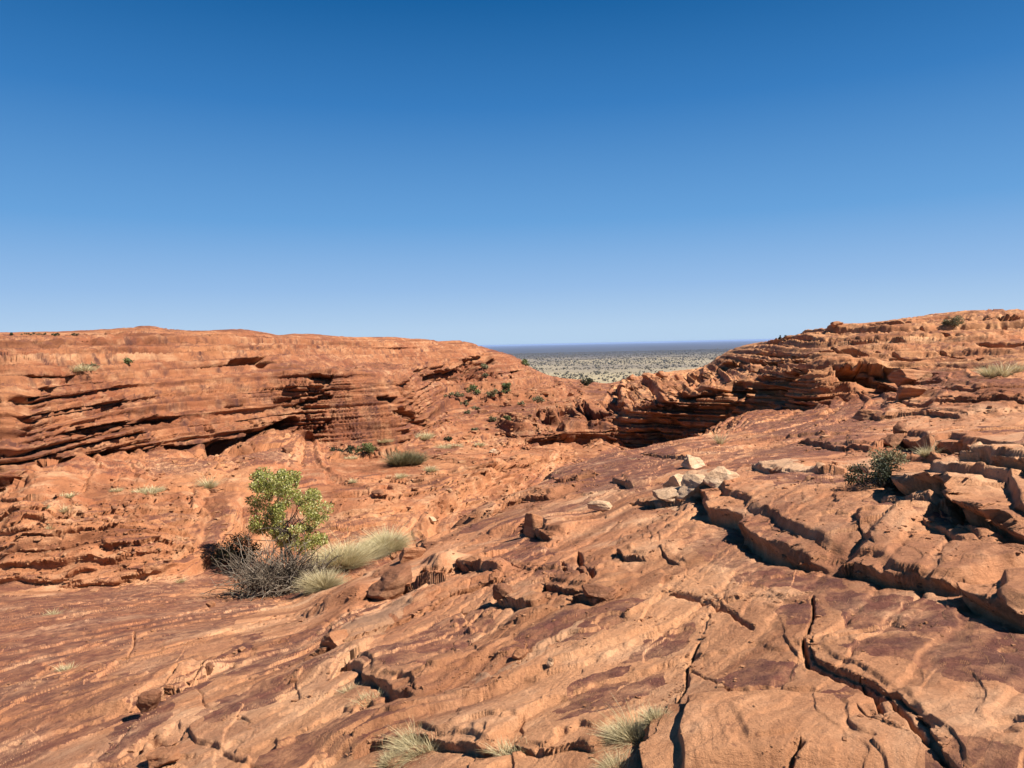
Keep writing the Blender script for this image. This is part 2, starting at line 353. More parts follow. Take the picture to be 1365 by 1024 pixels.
stain([(1215,625),(1290,625),(1380,632),(1380,660),(1310,660),(1250,645)], .75)
stain([(1160,700),(1200,700),(1250,712),(1310,738),(1260,735),(1200,718)], .9)
stain([(900,712),(960,690),(1030,715),(1090,752),(1000,760),(920,745)], .5)
stain([(440,700),(500,690),(580,683),(640,676),(610,692),(520,712),(450,715)], .5)
stain([(1290,585),(1380,580),(1380,605),(1310,602)], .7)
stain([(60,690),(130,672),(200,665),(260,660),(180,685),(90,700)], .5)
stain([(1200,510),(1290,505),(1380,515),(1380,530),(1260,525)], .6)
stain([(410,1030),(430,1000),(470,990),(505,1000),(495,1030)], -0.3)
stain([(420,862),(450,842),(520,815),(560,800),(545,815),(480,848)], -0.4)
stain([(1000,612),(1050,622),(1100,630),(1095,644),(1050,641),(1003,625)], -0.6)
stain([(1102,618),(1180,616),(1192,640),(1110,649)], -0.4)
stain([(870,672),(900,640),(950,625),(960,650),(900,672)], -0.5)
stain([(1150,645),(1200,640),(1215,660),(1160,660)], -0.5)
stain([(640,905),(700,865),(760,835),(800,815),(770,840),(700,880)], -0.4)
# ------------------------------------------------------------------ strata
def layers(lo, hi, t0, t1, seed):
    r = np.random.default_rng(seed); zs = [lo]
    while zs[-1] < hi: zs.append(zs[-1] + r.uniform(t0, t1) * r.choice([0.6, 1, 1, 1.7]))
    return np.array(zs)
LAY = [(layers(-170, 12, 0.55, 1.3, 1), 11), (layers(-170, 12, 0.16, 0.42, 2), 12), (layers(-12, 8, 0.035, 0.10, 3), 13), (layers(-20, 12, 0.07, 0.17, 4), 14)]
def strata(lay, s, x, y, bl, seed, blocky):
    i = np.clip(np.searchsorted(lay, s.ravel()).reshape(s.shape) - 1, 0, len(lay) - 2)
    f = (s - lay[i]) / (lay[i + 1] - lay[i])
    hard = rnd(i, i * 0 + 5, i * 0, seed)
    ox = rnd(i, i * 0, i * 0 + 3, seed) * 7
    a = (x * 0.85 + y * 0.5) / bl + ox; bq = (y * 0.85 - x * 0.5) / (bl * 1.3) + ox * 1.7
    wp_ = vn2(x / bl * 1.3, y / bl * 1.3, seed + 9); jit = rnd(i, np.floor(a + .6 * wp_), np.floor(bq - .6 * wp_), seed + 1)
    bump = sm(0.0, 0.22, f) * (1 - sm(0.90, 1.0, f)) * (0.8 + 0.2 * f)
    return (hard * 0.95 + 0.25 + blocky * (jit - 0.5)) * bump - 0.4
def terrace(lay, s, a):
    i = np.clip(np.searchsorted(lay, s.ravel()).reshape(s.shape) - 1, 0, len(lay) - 2)
    th = lay[i + 1] - lay[i]; f = (s - lay[i]) / th
    return th * (sm(a, 1.0, f) - f + 0.5 * a)
def plane_dist(P2, pts):                       # unsigned distance, signed side, share along a polyline
    seg = np.diff(pts, axis=0); ln = np.linalg.norm(seg, axis=1); cum = np.concatenate([[0], np.cumsum(ln)])
    best = np.full(len(P2), 1e9); sgn = np.ones(len(P2)); tt = np.zeros(len(P2)); nrm = np.zeros((len(P2), 2))
    for i in range(len(seg)):
        v = P2 - pts[i]; t = (v @ seg[i]) / (ln[i] ** 2)
        tc = np.clip(t, 0, 1); q = v - tc[:, None] * seg[i]
        d = np.hypot(q[:, 0], q[:, 1]); cr = seg[i, 0] * v[:, 1] - seg[i, 1] * v[:, 0]
        m = d < best - 1e-9
        best[m] = d[m]; sgn[m] = np.sign(cr[m]); tt[m] = (cum[i] + tc[m] * ln[i]) / cum[-1]
        nrm[m] = np.array([-seg[i, 1], seg[i, 0]]) / ln[i]
    return best, sgn, tt, nrm, cum[-1]

def displace(B, V):
    sh = B.shape[:2]
    du = np.gradient(B, axis=1); dv = np.gradient(B, axis=0)
    N = np.cross(du, dv); N /= np.linalg.norm(N, axis=2, keepdims=True) + 1e-9
    N[N[..., 2] < -0.2] *= -1
    x, y, z = (B[..., i].astype(np.float64) for i in range(3))
    D = np.sqrt(x * x + y * y + z * z)
    steep = 1 - np.clip(N[..., 2], 0, 1)
    far = np.maximum(sm(14, 30, y), sm(6.7, 7.3, V) * sm(900, 760, np.broadcast_to(U, sh)))   # near pavement versus the country beyond
    wall = sm(9.7, 10.3, V)
    P = B.copy()
    big = vn2(x / 9, y / 9, 21); mid = vn2(x / 2.7, y / 2.7, 22); sml = vn3(x / 0.9, y / 0.9, z / 0.5, 23)
    fin = vn3(x / 0.28, y / 0.28, z / 0.11, 24); tiny = vn3(x / 0.085, y / 0.085, z / 0.035, 25)
    s = z + 0.25 * vn2(x / 23, y / 23, 31) + 0.035 * mid + 0.018 * sml + 0.008 * fin
    rough = sm(-0.35, 0.5, vn2(x / 3.3, y / 3.3, 33) + 0.35 * sml)
    # thick beds on the cliffs, thinner ones everywhere, laminae close by
    right = sm(780, 860, np.broadcast_to(U, sh)); st_ = sm(0.22, 0.5, steep)
    s1 = strata(LAY[0][0], s, x, y, 2.3, 11, 0.12 + 0.45 * st_)
    s2 = strata(LAY[1][0], s + 0.02 * fin, x, y, 1.0, 12, far * (0.2 + 0.7 * st_))
    s3 = strata(LAY[2][0], s + 0.006 * tiny, x, y, 0.5, 13, 0.0)
    s4 = strata(LAY[3][0], s + 0.012 * fin, x, y, 0.6, 14, 0.4 * far)
    smooth = vn3(x / 7, y / 7, z / 2.2, 35)    # massive faces with little bedding
    Ub = np.broadcast_to(U, sh)
    sheer = sm(428, 440, Ub) * sm(540, 525, Ub) * sm(10.0, 10.15, V) * sm(12.1, 11.8, V)
    brk = (0.5 + 0.5 * sm(-0.45, 0.25, smooth)) * (1 - 0.85 * sheer)
    A1 = (0.10 + 0.36 * wall) * far * (0.15 + 0.85 * brk) * (0.85 + 0.5 * right)
    A2 = (0.022 + 0.19 * far + 0.34 * wall * brk) * (0.35 + 0.65 * np.maximum(rough, 0.6 * wall)) * (1 - 0.8 * sheer) * (1 + 0.3 * right)
    A3 = 0.020 * (0.1 + 0.9 * rough) * (1 + 0.7 * wall)
    A4 = far * (0.10 + 0.12 * wall) * (0.45 + 0.55 * rough)
    disp = A1 * s1 + A2 * s2 + A3 * s3 + A4 * s4
    jn = vn2(x / 1.9 + 0.2 * sml, y / 1.9, 93) + 0.12 * fin
    jn2 = vn2(x / 0.8 + 0.15 * sml, y / 0.8, 95) + 0.1 * fin
    disp -= wall * st_ * 0.14 * np.exp(-(jn2 / 0.06) ** 2) * sm(0.0, 0.3, vn3(x / 2, y / 2, z / 0.7, 96)) * (1 - sheer)
    disp -= wall * st_ * 0.38 * np.exp(-(jn / 0.05) ** 2) * sm(0.0, 0.3, vn3(x / 3, y / 3, z / 1.4, 94)) * (1 - sheer)
    disp += flakes(x, y, fin, tiny, sml, rough, far) * (1 - 0.9 * wall) * (1 - 0.55 * sm(840, 960, Ub) * sm(4.6, 3.9, V))
    sh_, lev = sheets(x, y, fin, tiny, sml, rough)
    disp += sh_ * (1 - wall) * (1 - 0.45 * sm(840, 960, Ub) * sm(4.6, 3.9, V)) + 0.12 * big * (0.25 + 0.75 * far) + mid * (0.014 + 0.02 * far) + sml * (0.004 + 0.016 * far) + fin * (0.003 + 0.006 * far * (0.3 + rough)) + 0.006 * tiny * (0.5 + rough)
    Nn = N.copy(); hs = (wall * 0.7 * sm(0.12, 0.45, steep))[..., None]
    Nh = N.copy(); Nh[..., 2] *= 0.15; Nh /= np.linalg.norm(Nh, axis=2, keepdims=True) + 1e-9
    Nn = N * (1 - hs) + Nh * hs
    fadeback = 1 - sm(15.2, 16.0, V)
    # keep the skyline quiet and the ground under the camera smooth
    disp *= fadeback * sm(0.6, 1.8, D) * (1 - 0.72 * sm(13.1, 13.9, V))
    P += Nn * disp[..., None]
    gentle = sm(0.55, 0.30, steep) * fadeback * (1 - sm(13.3, 14.0, V))
    tw = sm(9.9, 10.3, V) * gentle * (1 - sheer)
    vw = sm(6.9, 7.3, V) * (1 - tw) * gentle
    P[..., 2] += 0.75 * tw * terrace(LAY[0][0], s, 0.74) + (0.7 * tw + 0.75 * vw) * terrace(LAY[1][0], s, 0.74)
    flat = P.reshape(-1, 3); xf, yf = x.ravel(), y.ravel(); Vf = V.ravel()
    j1 = (0.10 * sml + 0.014 * fin).ravel()
    for pts, side, h, fade, wd, over, jag, taper in LEDGES:
        pad = fade * 1.2 + 0.3
        m = np.flatnonzero((xf > pts[:, 0].min() - pad) & (xf < pts[:, 0].max() + pad) & (yf > pts[:, 1].min() - pad) & (yf < pts[:, 1].max() + pad) & (Vf < 15))
        if len(m) == 0: continue
        d, sg, t, nr, ln = plane_dist(np.stack([xf[m], yf[m]], 1), pts)
        q = d * sg * side + j1[m] * jag * min(1.0, 2.2 * h + wd)
        tp = sm(0, taper, t) * (1 - sm(1 - taper, 1, t)) * np.where(q > 0, 1, 1)
        end = np.where((t <= 0.0) | (t >= 1.0), 0.0, 1.0)
        xs_, ys_ = xf[m], yf[m]
        o1 = h * (0.55 * vn2(xs_ / (h * 3 + .05), ys_ / (h * 3 + .05), 63) + 0.08 * vn2(xs_ / (h + .02), ys_ / (h + .02), 64))
        o2 = h * (0.9 + 0.9 * vn2(xs_ / (h * 4 + .06), ys_ / (h * 4 + .06), 65) + 0.1 * vn2(xs_ / (h + .02), ys_ / (h + .02), 66))
        S = (0.62 * sm(0, wd, q + o1) + 0.38 * sm(0, wd * .8, q - np.maximum(o2, -o1))) * (1 - sm(fade * 0.15, fade, q)) * tp
        q = q + o1
        flat[m, 2] += h * S
        face = S * (1 - S) * 4 * np.where(q > wd * 4, 0, 1)
        lid = np.floor((flat[m, 2] + 0.012 * fin.ravel()[m]) / (0.022 + 0.10 * h))
        fo = (rnd(lid, np.floor(t * ln / (h * 2.5 + .05)), 0, 68) - .5) * 0.55 * h * face
        flat[m, 0] -= nr[:, 0] * side * fo; flat[m, 1] -= nr[:, 1] * side * fo
        lip = sm(0, wd, q) * (1 - sm(wd, wd + h * 1.2, q)) * tp * over * h
        und = sm(-h * 0.8, 0, q) * (1 - sm(0, wd, q)) * tp * 0.25 * h
        flat[m, 2] -= und
        flat[m, 0] -= nr[:, 0] * side * lip; flat[m, 1] -= nr[:, 1] * side * lip
    for pts, dep, wd, jag in CRACKS:
        m = np.flatnonzero((xf > pts[:, 0].min() - 1) & (xf < pts[:, 0].max() + 1) & (yf > pts[:, 1].min() - 1) & (yf < pts[:, 1].max() + 1) & (Vf < 15))
        if len(m) == 0: continue
        d, sg, t, nr, ln = plane_dist(np.stack([xf[m], yf[m]], 1), pts)
        q = np.abs(d * sg + j1[m] * jag * 0.8)
        wv = wd * (0.45 + 0.9 * rnd(np.floor(t * ln / (wd * 6)), 0, 0, 5) ) * (sm(0, 0.08, t) * (1 - sm(0.92, 1, t)))
        flat[m, 2] -= dep * np.exp(-(q / np.maximum(wv, 1e-3)) ** 2)
    nf = Nh.reshape(-1, 3); bf = B.reshape(-1, 3)
    for pts, h, deep, lip in NOTCH:
        o2 = np.argsort(pts[:, 0]) if np.ptp(pts[:, 0]) >= np.ptp(pts[:, 1]) * 0.4 else np.argsort(pts[:, 1])
        p = pts[o2]; pad = deep * 2 + 1.0
        m = np.flatnonzero((xf > p[:, 0].min() - .4) & (xf < p[:, 0].max() + .4) & (yf > p[:, 1].min() - pad) & (yf < p[:, 1].max() + pad)
                           & (bf[:, 2] > p[:, 2].min() - 2 * h - .3) & (bf[:, 2] < p[:, 2].max() + 2 * h + .3) & (Vf > 6.9) & (Vf < 14.8))
        if len(m) == 0: continue
        ax = 0 if np.ptp(pts[:, 0]) >= np.ptp(pts[:, 1]) * 0.4 else 1
        src = xf[m] if ax == 0 else yf[m]
        t = (src - p[0, ax]) / (p[-1, ax] - p[0, ax] + 1e-6)
        zl = np.interp(src, p[:, ax], p[:, 2])
        tp = sm(-.02, .18, t) * (1 - sm(.82, 1.02, t)) * (0.75 + 0.3 * vn2(t * 5, t * 0 + deep * 7, 71))
        hh = h * (0.55 + 0.9 * tp)
        zl = 0.35 * zl + 0.65 * np.round(zl / .16) * .16
        bk = rnd(np.floor(src / 0.55 + deep * 3), np.floor(zl / .16), 0, 72) - .5
        q = (bf[m, 2] - zl + 1.2 * h * j1[m] * 2.0 + 0.5 * h * bk) / hh
        tp = tp * (0.85 + 0.5 * bk)
        cut = (1 - sm(-.05, .10, q)) * sm(-1.15, -.75, q) * deep * tp
        out = sm(-.05, .1, q) * (1 - sm(.3, 2.0, q)) * deep * lip * tp
        flat[m] += nf[m] * (out - cut)[:, None]
    for p, rx, ry, dep in CAVES:
        m = np.flatnonzero((np.abs(xf - p[0]) < rx * 2) & (np.abs(bf[:, 2] - p[2]) < ry * 2) & (np.abs(yf - p[1]) < rx * 2 + 2))
        if len(m) == 0: continue
        q = np.sqrt(((xf[m] - p[0]) / rx) ** 2 + ((bf[m, 2] - p[2]) / ry) ** 2) + 0.8 * j1[m] * 2
        flat[m] -= nf[m] * (dep * (1 - sm(0.55, 1.05, q)))[:, None]
    return flat.reshape(B.shape), dict(s=s, rough=rough, steep=steep, skin=lev)

def plates(u, v, L_, seed, tilt):
    """angular fractured sheets: every cell of a jittered lattice has its own height and tilt; returns height and gap to the edge"""
    a = u / L_; c = v / L_
    ia, ic = np.floor(a), np.floor(c)
    d1 = np.full(u.shape, 9.0); d2 = np.full(u.shape, 9.0); h1 = np.zeros(u.shape); h2 = np.zeros(u.shape)
    for i in (-1, 0, 1):
        for j in (-1, 0, 1):
            ci = (ia + i).astype(np.int64); cj = (ic + j).astype(np.int64); k = np.zeros_like(ci)
            px_ = ci + _h(ci, cj, k, seed); py_ = cj + _h(ci, cj, k, seed + 1)
            dx = a - px_; dy = c - py_; d = np.sqrt(dx * dx + dy * dy)
            h = (_h(ci, cj, k, seed + 2) - .5) * 2 + tilt * (dx * (_h(ci, cj, k, seed + 3) - .5) + dy * (_h(ci, cj, k, seed + 4) - .5))
            m = d < d1; m2 = (~m) & (d < d2)
            d2 = np.where(m, d1, np.where(m2, d, d2)); h2 = np.where(m, h1, np.where(m2, h, h2))
            d1 = np.where(m, d, d1); h1 = np.where(m, h, h1)
    return h1, h2, (d2 - d1) * L_
def flakes(x, y, fin, tiny, sml, rough, far):
    u = x * 0.80 - y * 0.60; v = x * 0.60 + y * 0.80
    out = np.zeros_like(x)
    for L_, h, sd_, an, lo in ((3.2, 0.050, 141, 2.1, -.4), (1.2, 0.022, 151, 2.0, -.1), (0.40, 0.010, 161, 1.8, .05), (0.16, 0.0055, 171, 1.6, 0.0)):
        uu = u + 0.05 * L_ * vn2(u / L_ * 1.7, v / L_ * 1.1, sd_ + 5) + 0.022 * L_ * fin + .012 * L_ * tiny
        vv = (v + 0.07 * L_ * vn2(u / L_ * 1.3, v / L_ * 1.3, sd_ + 6) + 0.03 * L_ * fin) / an
        h1, h2, g = plates(uu, vv, L_, sd_, 1.3)
        m = sm(lo, lo + .3, vn2(x / (L_ * 2.6), y / (L_ * 2.6), sd_ + 20) + 0.6 * (rough - 0.5))
        w_ = (0.004 + 0.004 * L_) * (1 + np.clip(y, 0, 60) / 10)
        k = 0.5 + 0.5 * sm(0, w_, g)
        cr_ = 0.75 * np.exp(-(g / (w_ * 0.6)) ** 2) * sm(-.1, .25, vn2(x / L_ * .9, y / L_ * .9, sd_ + 30))
        out += (h * (h1 * k + h2 * (1 - k)) - h * 1.1 * cr_) * m * (1 + 0.4 * far)
    return out

def sheets(x, y, fin, tiny, sml, rough):
    """exfoliating skins a centimetre or two thick: flat treads with crisp edges; also which skin lies on top"""
    u = x * 0.80 - y * 0.60; v = x * 0.60 + y * 0.80
    out = np.zeros_like(x); skin = None
    for L_, an, k, h, sd_ in ((4.2, 2.4, 4.0, 0.026, 201), (1.6, 2.3, 3.2, 0.012, 211), (0.5, 1.9, 3.0, 0.004, 221)):
        a = u / L_ + .25 * vn2(u / L_ * 1.9, v / L_, sd_ + 3); c = v / (L_ * an)
        n = vn2(a, c, sd_) + .5 * vn2(a * 2.1, c * 2.1, sd_ + 1) + .26 * vn2(a * 4.3, c * 4.3, sd_ + 2) + .05 * sml + .045 * fin + .03 * tiny
        q = n * k; f = np.floor(q); w_ = 0.028 * (1 + np.clip(y, 0, 40) / 8)
        out += h * (f + sm(1 - np.minimum(w_, .6), 1.0, q - f) - 0.9 * q)
        if skin is None:
            s0 = rnd(f, np.floor(a * .35 + 50), np.floor(c * .35 + 50), sd_ + 6)
            skin = s0
        elif L_ > 1: skin = np.where(rnd(f, np.floor(a * .3 + 50), 0, sd_ + 7) > .78, 1 - skin, skin)
    return out, sm(.50, .58, skin) * sm(-.45, .1, vn2(x / 5.5, y / 5.5, 231) + .3 * vn2(x / 1.7, y / 1.7, 232))

def resample(v0, v1, n):
    nc = int(n * 0.55)
    lo = np.linspace(v0, v1, nc)
    V = np.repeat(lo[:, None], NU, 1)
    B = surf(V); P, _ = displace(B, V)
    seg = np.linalg.norm(np.diff(P, axis=0), axis=2); dist = np.linalg.norm(P[1:], axis=2)
    den = np.minimum(seg / dist, 0.05)
    ker = 25; pad = np.pad(den, ((0, 0), (ker // 2, ker // 2)), mode='edge')
    cs = np.cumsum(np.concatenate([np.zeros((len(den), 1)), pad], 1), axis=1)
    den = (cs[:, ker:] - cs[:, :-ker]) / ker
    den = den / den.sum(0) + 0.25 / len(den)
    cum = np.concatenate([np.zeros((1, NU)), np.cumsum(den, 0)]); cum /= cum[-1]
    t = np.linspace(0, 1, n)
    return np.stack([np.interp(t, cum[:, c], lo) for c in range(NU)], 1)

def inside(px, py, poly):
    r = np.zeros(px.shape, bool); n = len(poly)
    for i in range(n):
        x1, y1 = poly[i]; x2, y2 = poly[(i + 1) % n]
        if y1 == y2: continue
        c = ((y1 > py) != (y2 > py)) & (px < (x2 - x1) * (py - y1) / (y2 - y1) + x1)
        r ^= c
    return r

GRIDS = []
def build_grid(v0, v1, n, pieces, mat):
    V = resample(v0, v1, int(n * QUALITY)); B = surf(V)
    P, at_ = displace(B, V)
    GRIDS.append(P)
    fx_, fy_ = project(B.reshape(-1, 3))
    x, y, z = B.reshape(-1, 3).T
    sc = np.clip(11.0 / np.maximum(y, 2.0) ** 0.5, 0.6, 7)
    wx = (vn2(x * 1.1, y * 1.1, 51) * 1.6 + vn2(x * 4, y * 4, 52)+ 0.6 * vn2(x * 13, y * 13, 55)) * sc * 1.6
    wy = (vn2(x * 1.1, y * 1.1, 53) * 1.6 + vn2(x * 4, y * 4, 54)+ 0.6 * vn2(x * 13, y * 13, 56)) * sc * 0.9
    fx_ += wx; fy_ += wy
    st = np.zeros(len(x), np.float32)
    for poly, amt in STAINS:
        m = np.flatnonzero((fx_ > poly[:, 0].min()) & (fx_ < poly[:, 0].max()) & (fy_ > poly[:, 1].min()) & (fy_ < poly[:, 1].max()))
        if len(m) == 0: continue
        k = inside(fx_[m], fy_[m], poly)
        if amt > 0: st[m[k]] = np.maximum(st[m[k]], amt)
        else: st[m[k]] = amt
    rows, cols = P.shape[:2]
    for name, c0, c1 in pieces:
        i0 = 0 if c0 is None else int(np.searchsorted(U, c0)); i1 = cols - 1 if c1 is None else int(np.searchsorted(U, c1))
        sub = P[:, i0:i1 + 1]; r_, c_ = sub.shape[:2]
        me = bpy.data.meshes.new(name)
        me.vertices.add(r_ * c_); me.vertices.foreach_set("co", sub.reshape(-1).astype(np.float32))
        idx = np.arange(r_ * c_).reshape(r_, c_)
        q = np.stack([idx[:-1, :-1], idx[:-1, 1:], idx[1:, 1:], idx[1:, :-1]], -1).reshape(-1, 4)
        me.loops.add(q.size); me.loops.foreach_set("vertex_index", q.reshape(-1).astype(np.int32))
        me.polygons.add(len(q)); me.polygons.foreach_set("loop_start", np.arange(0, q.size, 4, dtype=np.int32))
        me.polygons.foreach_set("use_smooth", np.ones(len(q), bool))
        for an, arr in (("stain", st.reshape(rows, cols)), ("bed", at_['s']), ("rough", at_['rough']), ("skin", at_['skin'])):
            A = me.attributes.new(an, 'FLOAT', 'POINT'); A.data.foreach_set("value", np.ascontiguousarray(arr[:, i0:i1 + 1]).reshape(-1).astype(np.float32))
        me.update(calc_edges=True); me.materials.append(mat)
        o = bpy.data.objects.new(name, me); C.collection.objects.link(o); o["kind"] = "structure"

# ------------------------------------------------------------------ materials
def mat_new(name):
    m = bpy.data.materials.new(name); m.use_nodes = True
    t = m.node_tree; b = t.nodes["Principled BSDF"]
    return m, t, b
def N_(t, kind, **kw):
    n = t.nodes.new(kind)
    for k, v in kw.items():
        if k in n.inputs: n.inputs[k].default_value = v
        else: setattr(n, k, v)
    return n
def noise(t, vec, scale, detail=4, rough=0.55, mapscale=None):
    if mapscale:
        mp = t.nodes.new("ShaderNodeMapping"); mp.inputs["Scale"].default_value = mapscale
        t.links.new(vec, mp.inputs["Vector"]); vec = mp.outputs[0]
    n = N_(t, "ShaderNodeTexNoise", Scale=scale, Detail=detail, Roughness=rough)
    t.links.new(vec, n.inputs["Vector"]); return n.outputs["Fac"]
def ramp(t, fac, *stops):
    r = t.nodes.new("ShaderNodeValToRGB"); e = r.color_ramp.elements
    while len(e) < len(stops): e.new(0.5)
    for k, (p, c) in enumerate(stops):
        e[k].position = p; e[k].color = (*c, 1) if isinstance(c, tuple) else (c, c, c, 1)
    t.links.new(fac, r.inputs[0]); return r.outputs[0]
def mix(t, fac, a, b, mode='MIX'):
    m = t.nodes.new("ShaderNodeMix"); m.data_type = 'RGBA'; m.blend_type = mode
    for s_, v in ((m.inputs[0], fac), (m.inputs[6], a), (m.inputs[7], b)):
        if hasattr(v, "links"): t.links.new(v, s_)
        elif isinstance(v, tuple): s_.default_value = (*v, 1)
        else: s_.default_value = v
    return m.outputs[2]
def math_(t, op, a, b=0.0, c=None, clamp=False):
    m = t.nodes.new("ShaderNodeMath"); m.operation = op; m.use_clamp = clamp
    for s_, v in zip(m.inputs, (a, b, c) if c is not None else (a, b)):
        if hasattr(v, "links"): t.links.new(v, s_)
        else: s_.default_value = v
    return m.outputs[0]

def rock_material(name, orange, red, pale, varnish, use_attr=True, streaks=0.0, var_amt=0.6):
    orange, red, pale, varnish = (tuple(c * 0.80 for c in q) for q in (orange, red, pale, varnish))
    m, t, b = mat_new(name)
    geo = t.nodes.new("ShaderNodeNewGeometry"); pos = geo.outputs["Position"]
    if not use_attr:
        tc = t.nodes.new("ShaderNodeTexCoord"); pos = tc.outputs["Object"]
    big = noise(t, pos, 0.23, 5, 0.6); med = noise(t, pos, 1.3, 6, 0.62)
    col = mix(t, ramp(t, big, (0.36, 0.0), (0.64, 1.0)), orange, red)
    col = mix(t, ramp(t, med, (0.50, 0.0), (0.74, 0.8)), col, pale)
    # bedding colours
    bpos = pos
    if use_attr:
        ba = t.nodes.new("ShaderNodeAttribute"); ba.attribute_name = "bed"
        sx_ = t.nodes.new("ShaderNodeSeparateXYZ"); t.links.new(pos, sx_.inputs[0]); cx_ = t.nodes.new("ShaderNodeCombineXYZ")
        t.links.new(sx_.outputs[0], cx_.inputs[0]); t.links.new(sx_.outputs[1], cx_.inputs[1]); t.links.new(ba.outputs["Fac"], cx_.inputs[2]); bpos = cx_.outputs[0]
    bed = noise(t, bpos, 1.0, 6, 0.72, (0.12, 0.12, 5.0))
    col = mix(t, ramp(t, bed, (0.38, 0.85), (0.50, 0.0)), col, tuple(c * 0.55 for c in red))
    col = mix(t, ramp(t, bed, (0.56, 0.0), (0.68, 0.7)), col, pale)
    fine = noise(t, bpos, 1.0, 4, 0.65, (1.2, 1.2, 26.0))
    col = mix(t, 0.5, col, ramp(t, fine, (0.3, (0.62, 0.56, 0.52)), (0.7, (1.25, 1.22, 1.18))), 'MULTIPLY')
    grain = noise(t, pos, 42.0, 7, 0.82)
    col = mix(t, 0.45, col, ramp(t, grain, (0.3, (0.5, 0.45, 0.42)), (0.7, (1.4, 1.38, 1.35))), 'MULTIPLY')
    pit = noise(t, pos, 23.0, 3, 0.6)
    col = mix(t, ramp(t, pit, (0.64, 0.0), (0.72, 0.55)), col, tuple(c * 0.9 for c in varnish))
    if streaks:
        sk = noise(t, pos, 1.0, 5, 0.6, (1.4, 1.4, 0.12))
        nz = t.nodes.new("ShaderNodeSeparateXYZ"); t.links.new(geo.outputs["True Normal"], nz.inputs[0])
        vert = ramp(t, math_(t, 'ABSOLUTE', nz.outputs[2]), (0.35, 1.0), (0.75, 0.0))
        fac = math_(t, 'MULTIPLY', math_(t, 'MULTIPLY', ramp(t, sk, (0.48, 0.0), (0.66, 1.0)), vert), streaks)
        col = mix(t, fac, col, tuple(c * 0.8 for c in varnish))
    # dark desert varnish on the flats, broken along its edges
    nz2 = t.nodes.new("ShaderNodeSeparateXYZ"); t.links.new(geo.outputs["True Normal"], nz2.inputs[0])
    up_ = ramp(t, nz2.outputs[2], (0.72, 0.0), (0.93, 1.0))
    vn_ = noise(t, pos, 0.55, 7, 0.66)
    auto = math_(t, 'MULTIPLY', ramp(t, vn_, (0.515, 0.0), (0.56, 1.0)), var_amt)
    if use_attr:
        at = t.nodes.new("ShaderNodeAttribute"); at.attribute_name = "stain"
        edge = math_(t, 'ADD', at.outputs["Fac"], math_(t, 'MULTIPLY', math_(t, 'SUBTRACT', noise(t, pos, 9.0, 5, 0.7), 0.5), 0.9))
        hand = ramp(t, edge, (0.30, 0.0), (0.62, 1.0))
        sk_ = t.nodes.new("ShaderNodeAttribute"); sk_.attribute_name = "skin"
        skm = math_(t, 'MULTIPLY', ramp(t, math_(t, 'ADD', sk_.outputs["Fac"], math_(t, 'MULTIPLY', math_(t, 'SUBTRACT', noise(t, pos, 11.0, 5, 0.7), 0.5), 0.7)), (0.45, 0.0), (0.6, 1.0)), 0.9)
        auto = math_(t, 'MAXIMUM', hand, math_(t, 'MAXIMUM', skm, math_(t, 'MULTIPLY', auto, 0.5)))
        white = ramp(t, math_(t, 'MULTIPLY', at.outputs["Fac"], -1.0), (0.2, 0.0), (0.8, 1.0))
    auto = math_(t, 'MULTIPLY', auto, up_)
    wear = ramp(t, noise(t, pos, 5.0, 6, 0.7), (0.34, 0.25), (0.56, 0.95))
    vcol = mix(t, ramp(t, noise(t, pos, 3.1, 5, 0.6), (0.4, 0.0), (0.62, 1.0)), varnish, tuple(c * f for c, f in zip(varnish, (1.35, 1.18, 1.05))))
    col = mix(t, math_(t, 'MULTIPLY', auto, wear), col, vcol)
    if use_attr: col = mix(t, math_(t, 'MULTIPLY', white, 0.7), col, (0.60, 0.41, 0.25))
    t.links.new(col, b.inputs["Base Color"])
    b.inputs["Roughness"].default_value = 0.88; b.inputs["Specular IOR Level"].default_value = 0.18
    h1 = noise(t, pos, 16.0, 9, 0.74); h2 = noise(t, pos, 1.0, 5, 0.7, (3.0, 3.0, 40.0))
    h3 = math_(t, 'SNAP', noise(t, pos, 5.0, 7, 0.6), 0.045)
    hh = math_(t, 'ADD', math_(t, 'ADD', h1, math_(t, 'MULTIPLY', h2, 0.5)), math_(t, 'MULTIPLY', h3, 1.6))
    bp = t.nodes.new("ShaderNodeBump"); bp.inputs["Strength"].default_value = 0.8; bp.inputs["Distance"].default_value = 0.04
    t.links.new(hh, bp.inputs["Height"]); t.links.new(bp.outputs[0], b.inputs["Normal"])
    return m
VARN = (0.140, 0.054, 0.040)
M_ground = rock_material("pavement_rock", (0.64, 0.318, 0.158), (0.52, 0.212, 0.102), (0.78, 0.475, 0.28), VARN, var_amt=0.8)
M_cliff = rock_material("cliff_rock", (0.44, 0.188, 0.086), (0.31, 0.110, 0.052), (0.60, 0.34, 0.185), VARN, streaks=0.95, var_amt=0.6)
M_valley = rock_material("valley_rock", (0.56, 0.25, 0.115), (0.43, 0.16, 0.073), (0.70, 0.41, 0.23), VARN, var_amt=0.6)
M_mesa = rock_material("mesa_rock", (0.62, 0.30, 0.135), (0.48, 0.19, 0.085), (0.74, 0.43, 0.23), VARN, streaks=0.4, var_amt=0.6)

build_grid(0, 7, 760, [("ground", None, None)], M_ground)
build_grid(7, 10, 300, [("valley", None, None)], M_valley)
build_grid(10, 17, 620, [("cliff", None, 818), ("mesa", 818, None)], M_cliff)
bpy.data.objects["mesa"].data.materials[0] = M_mesa

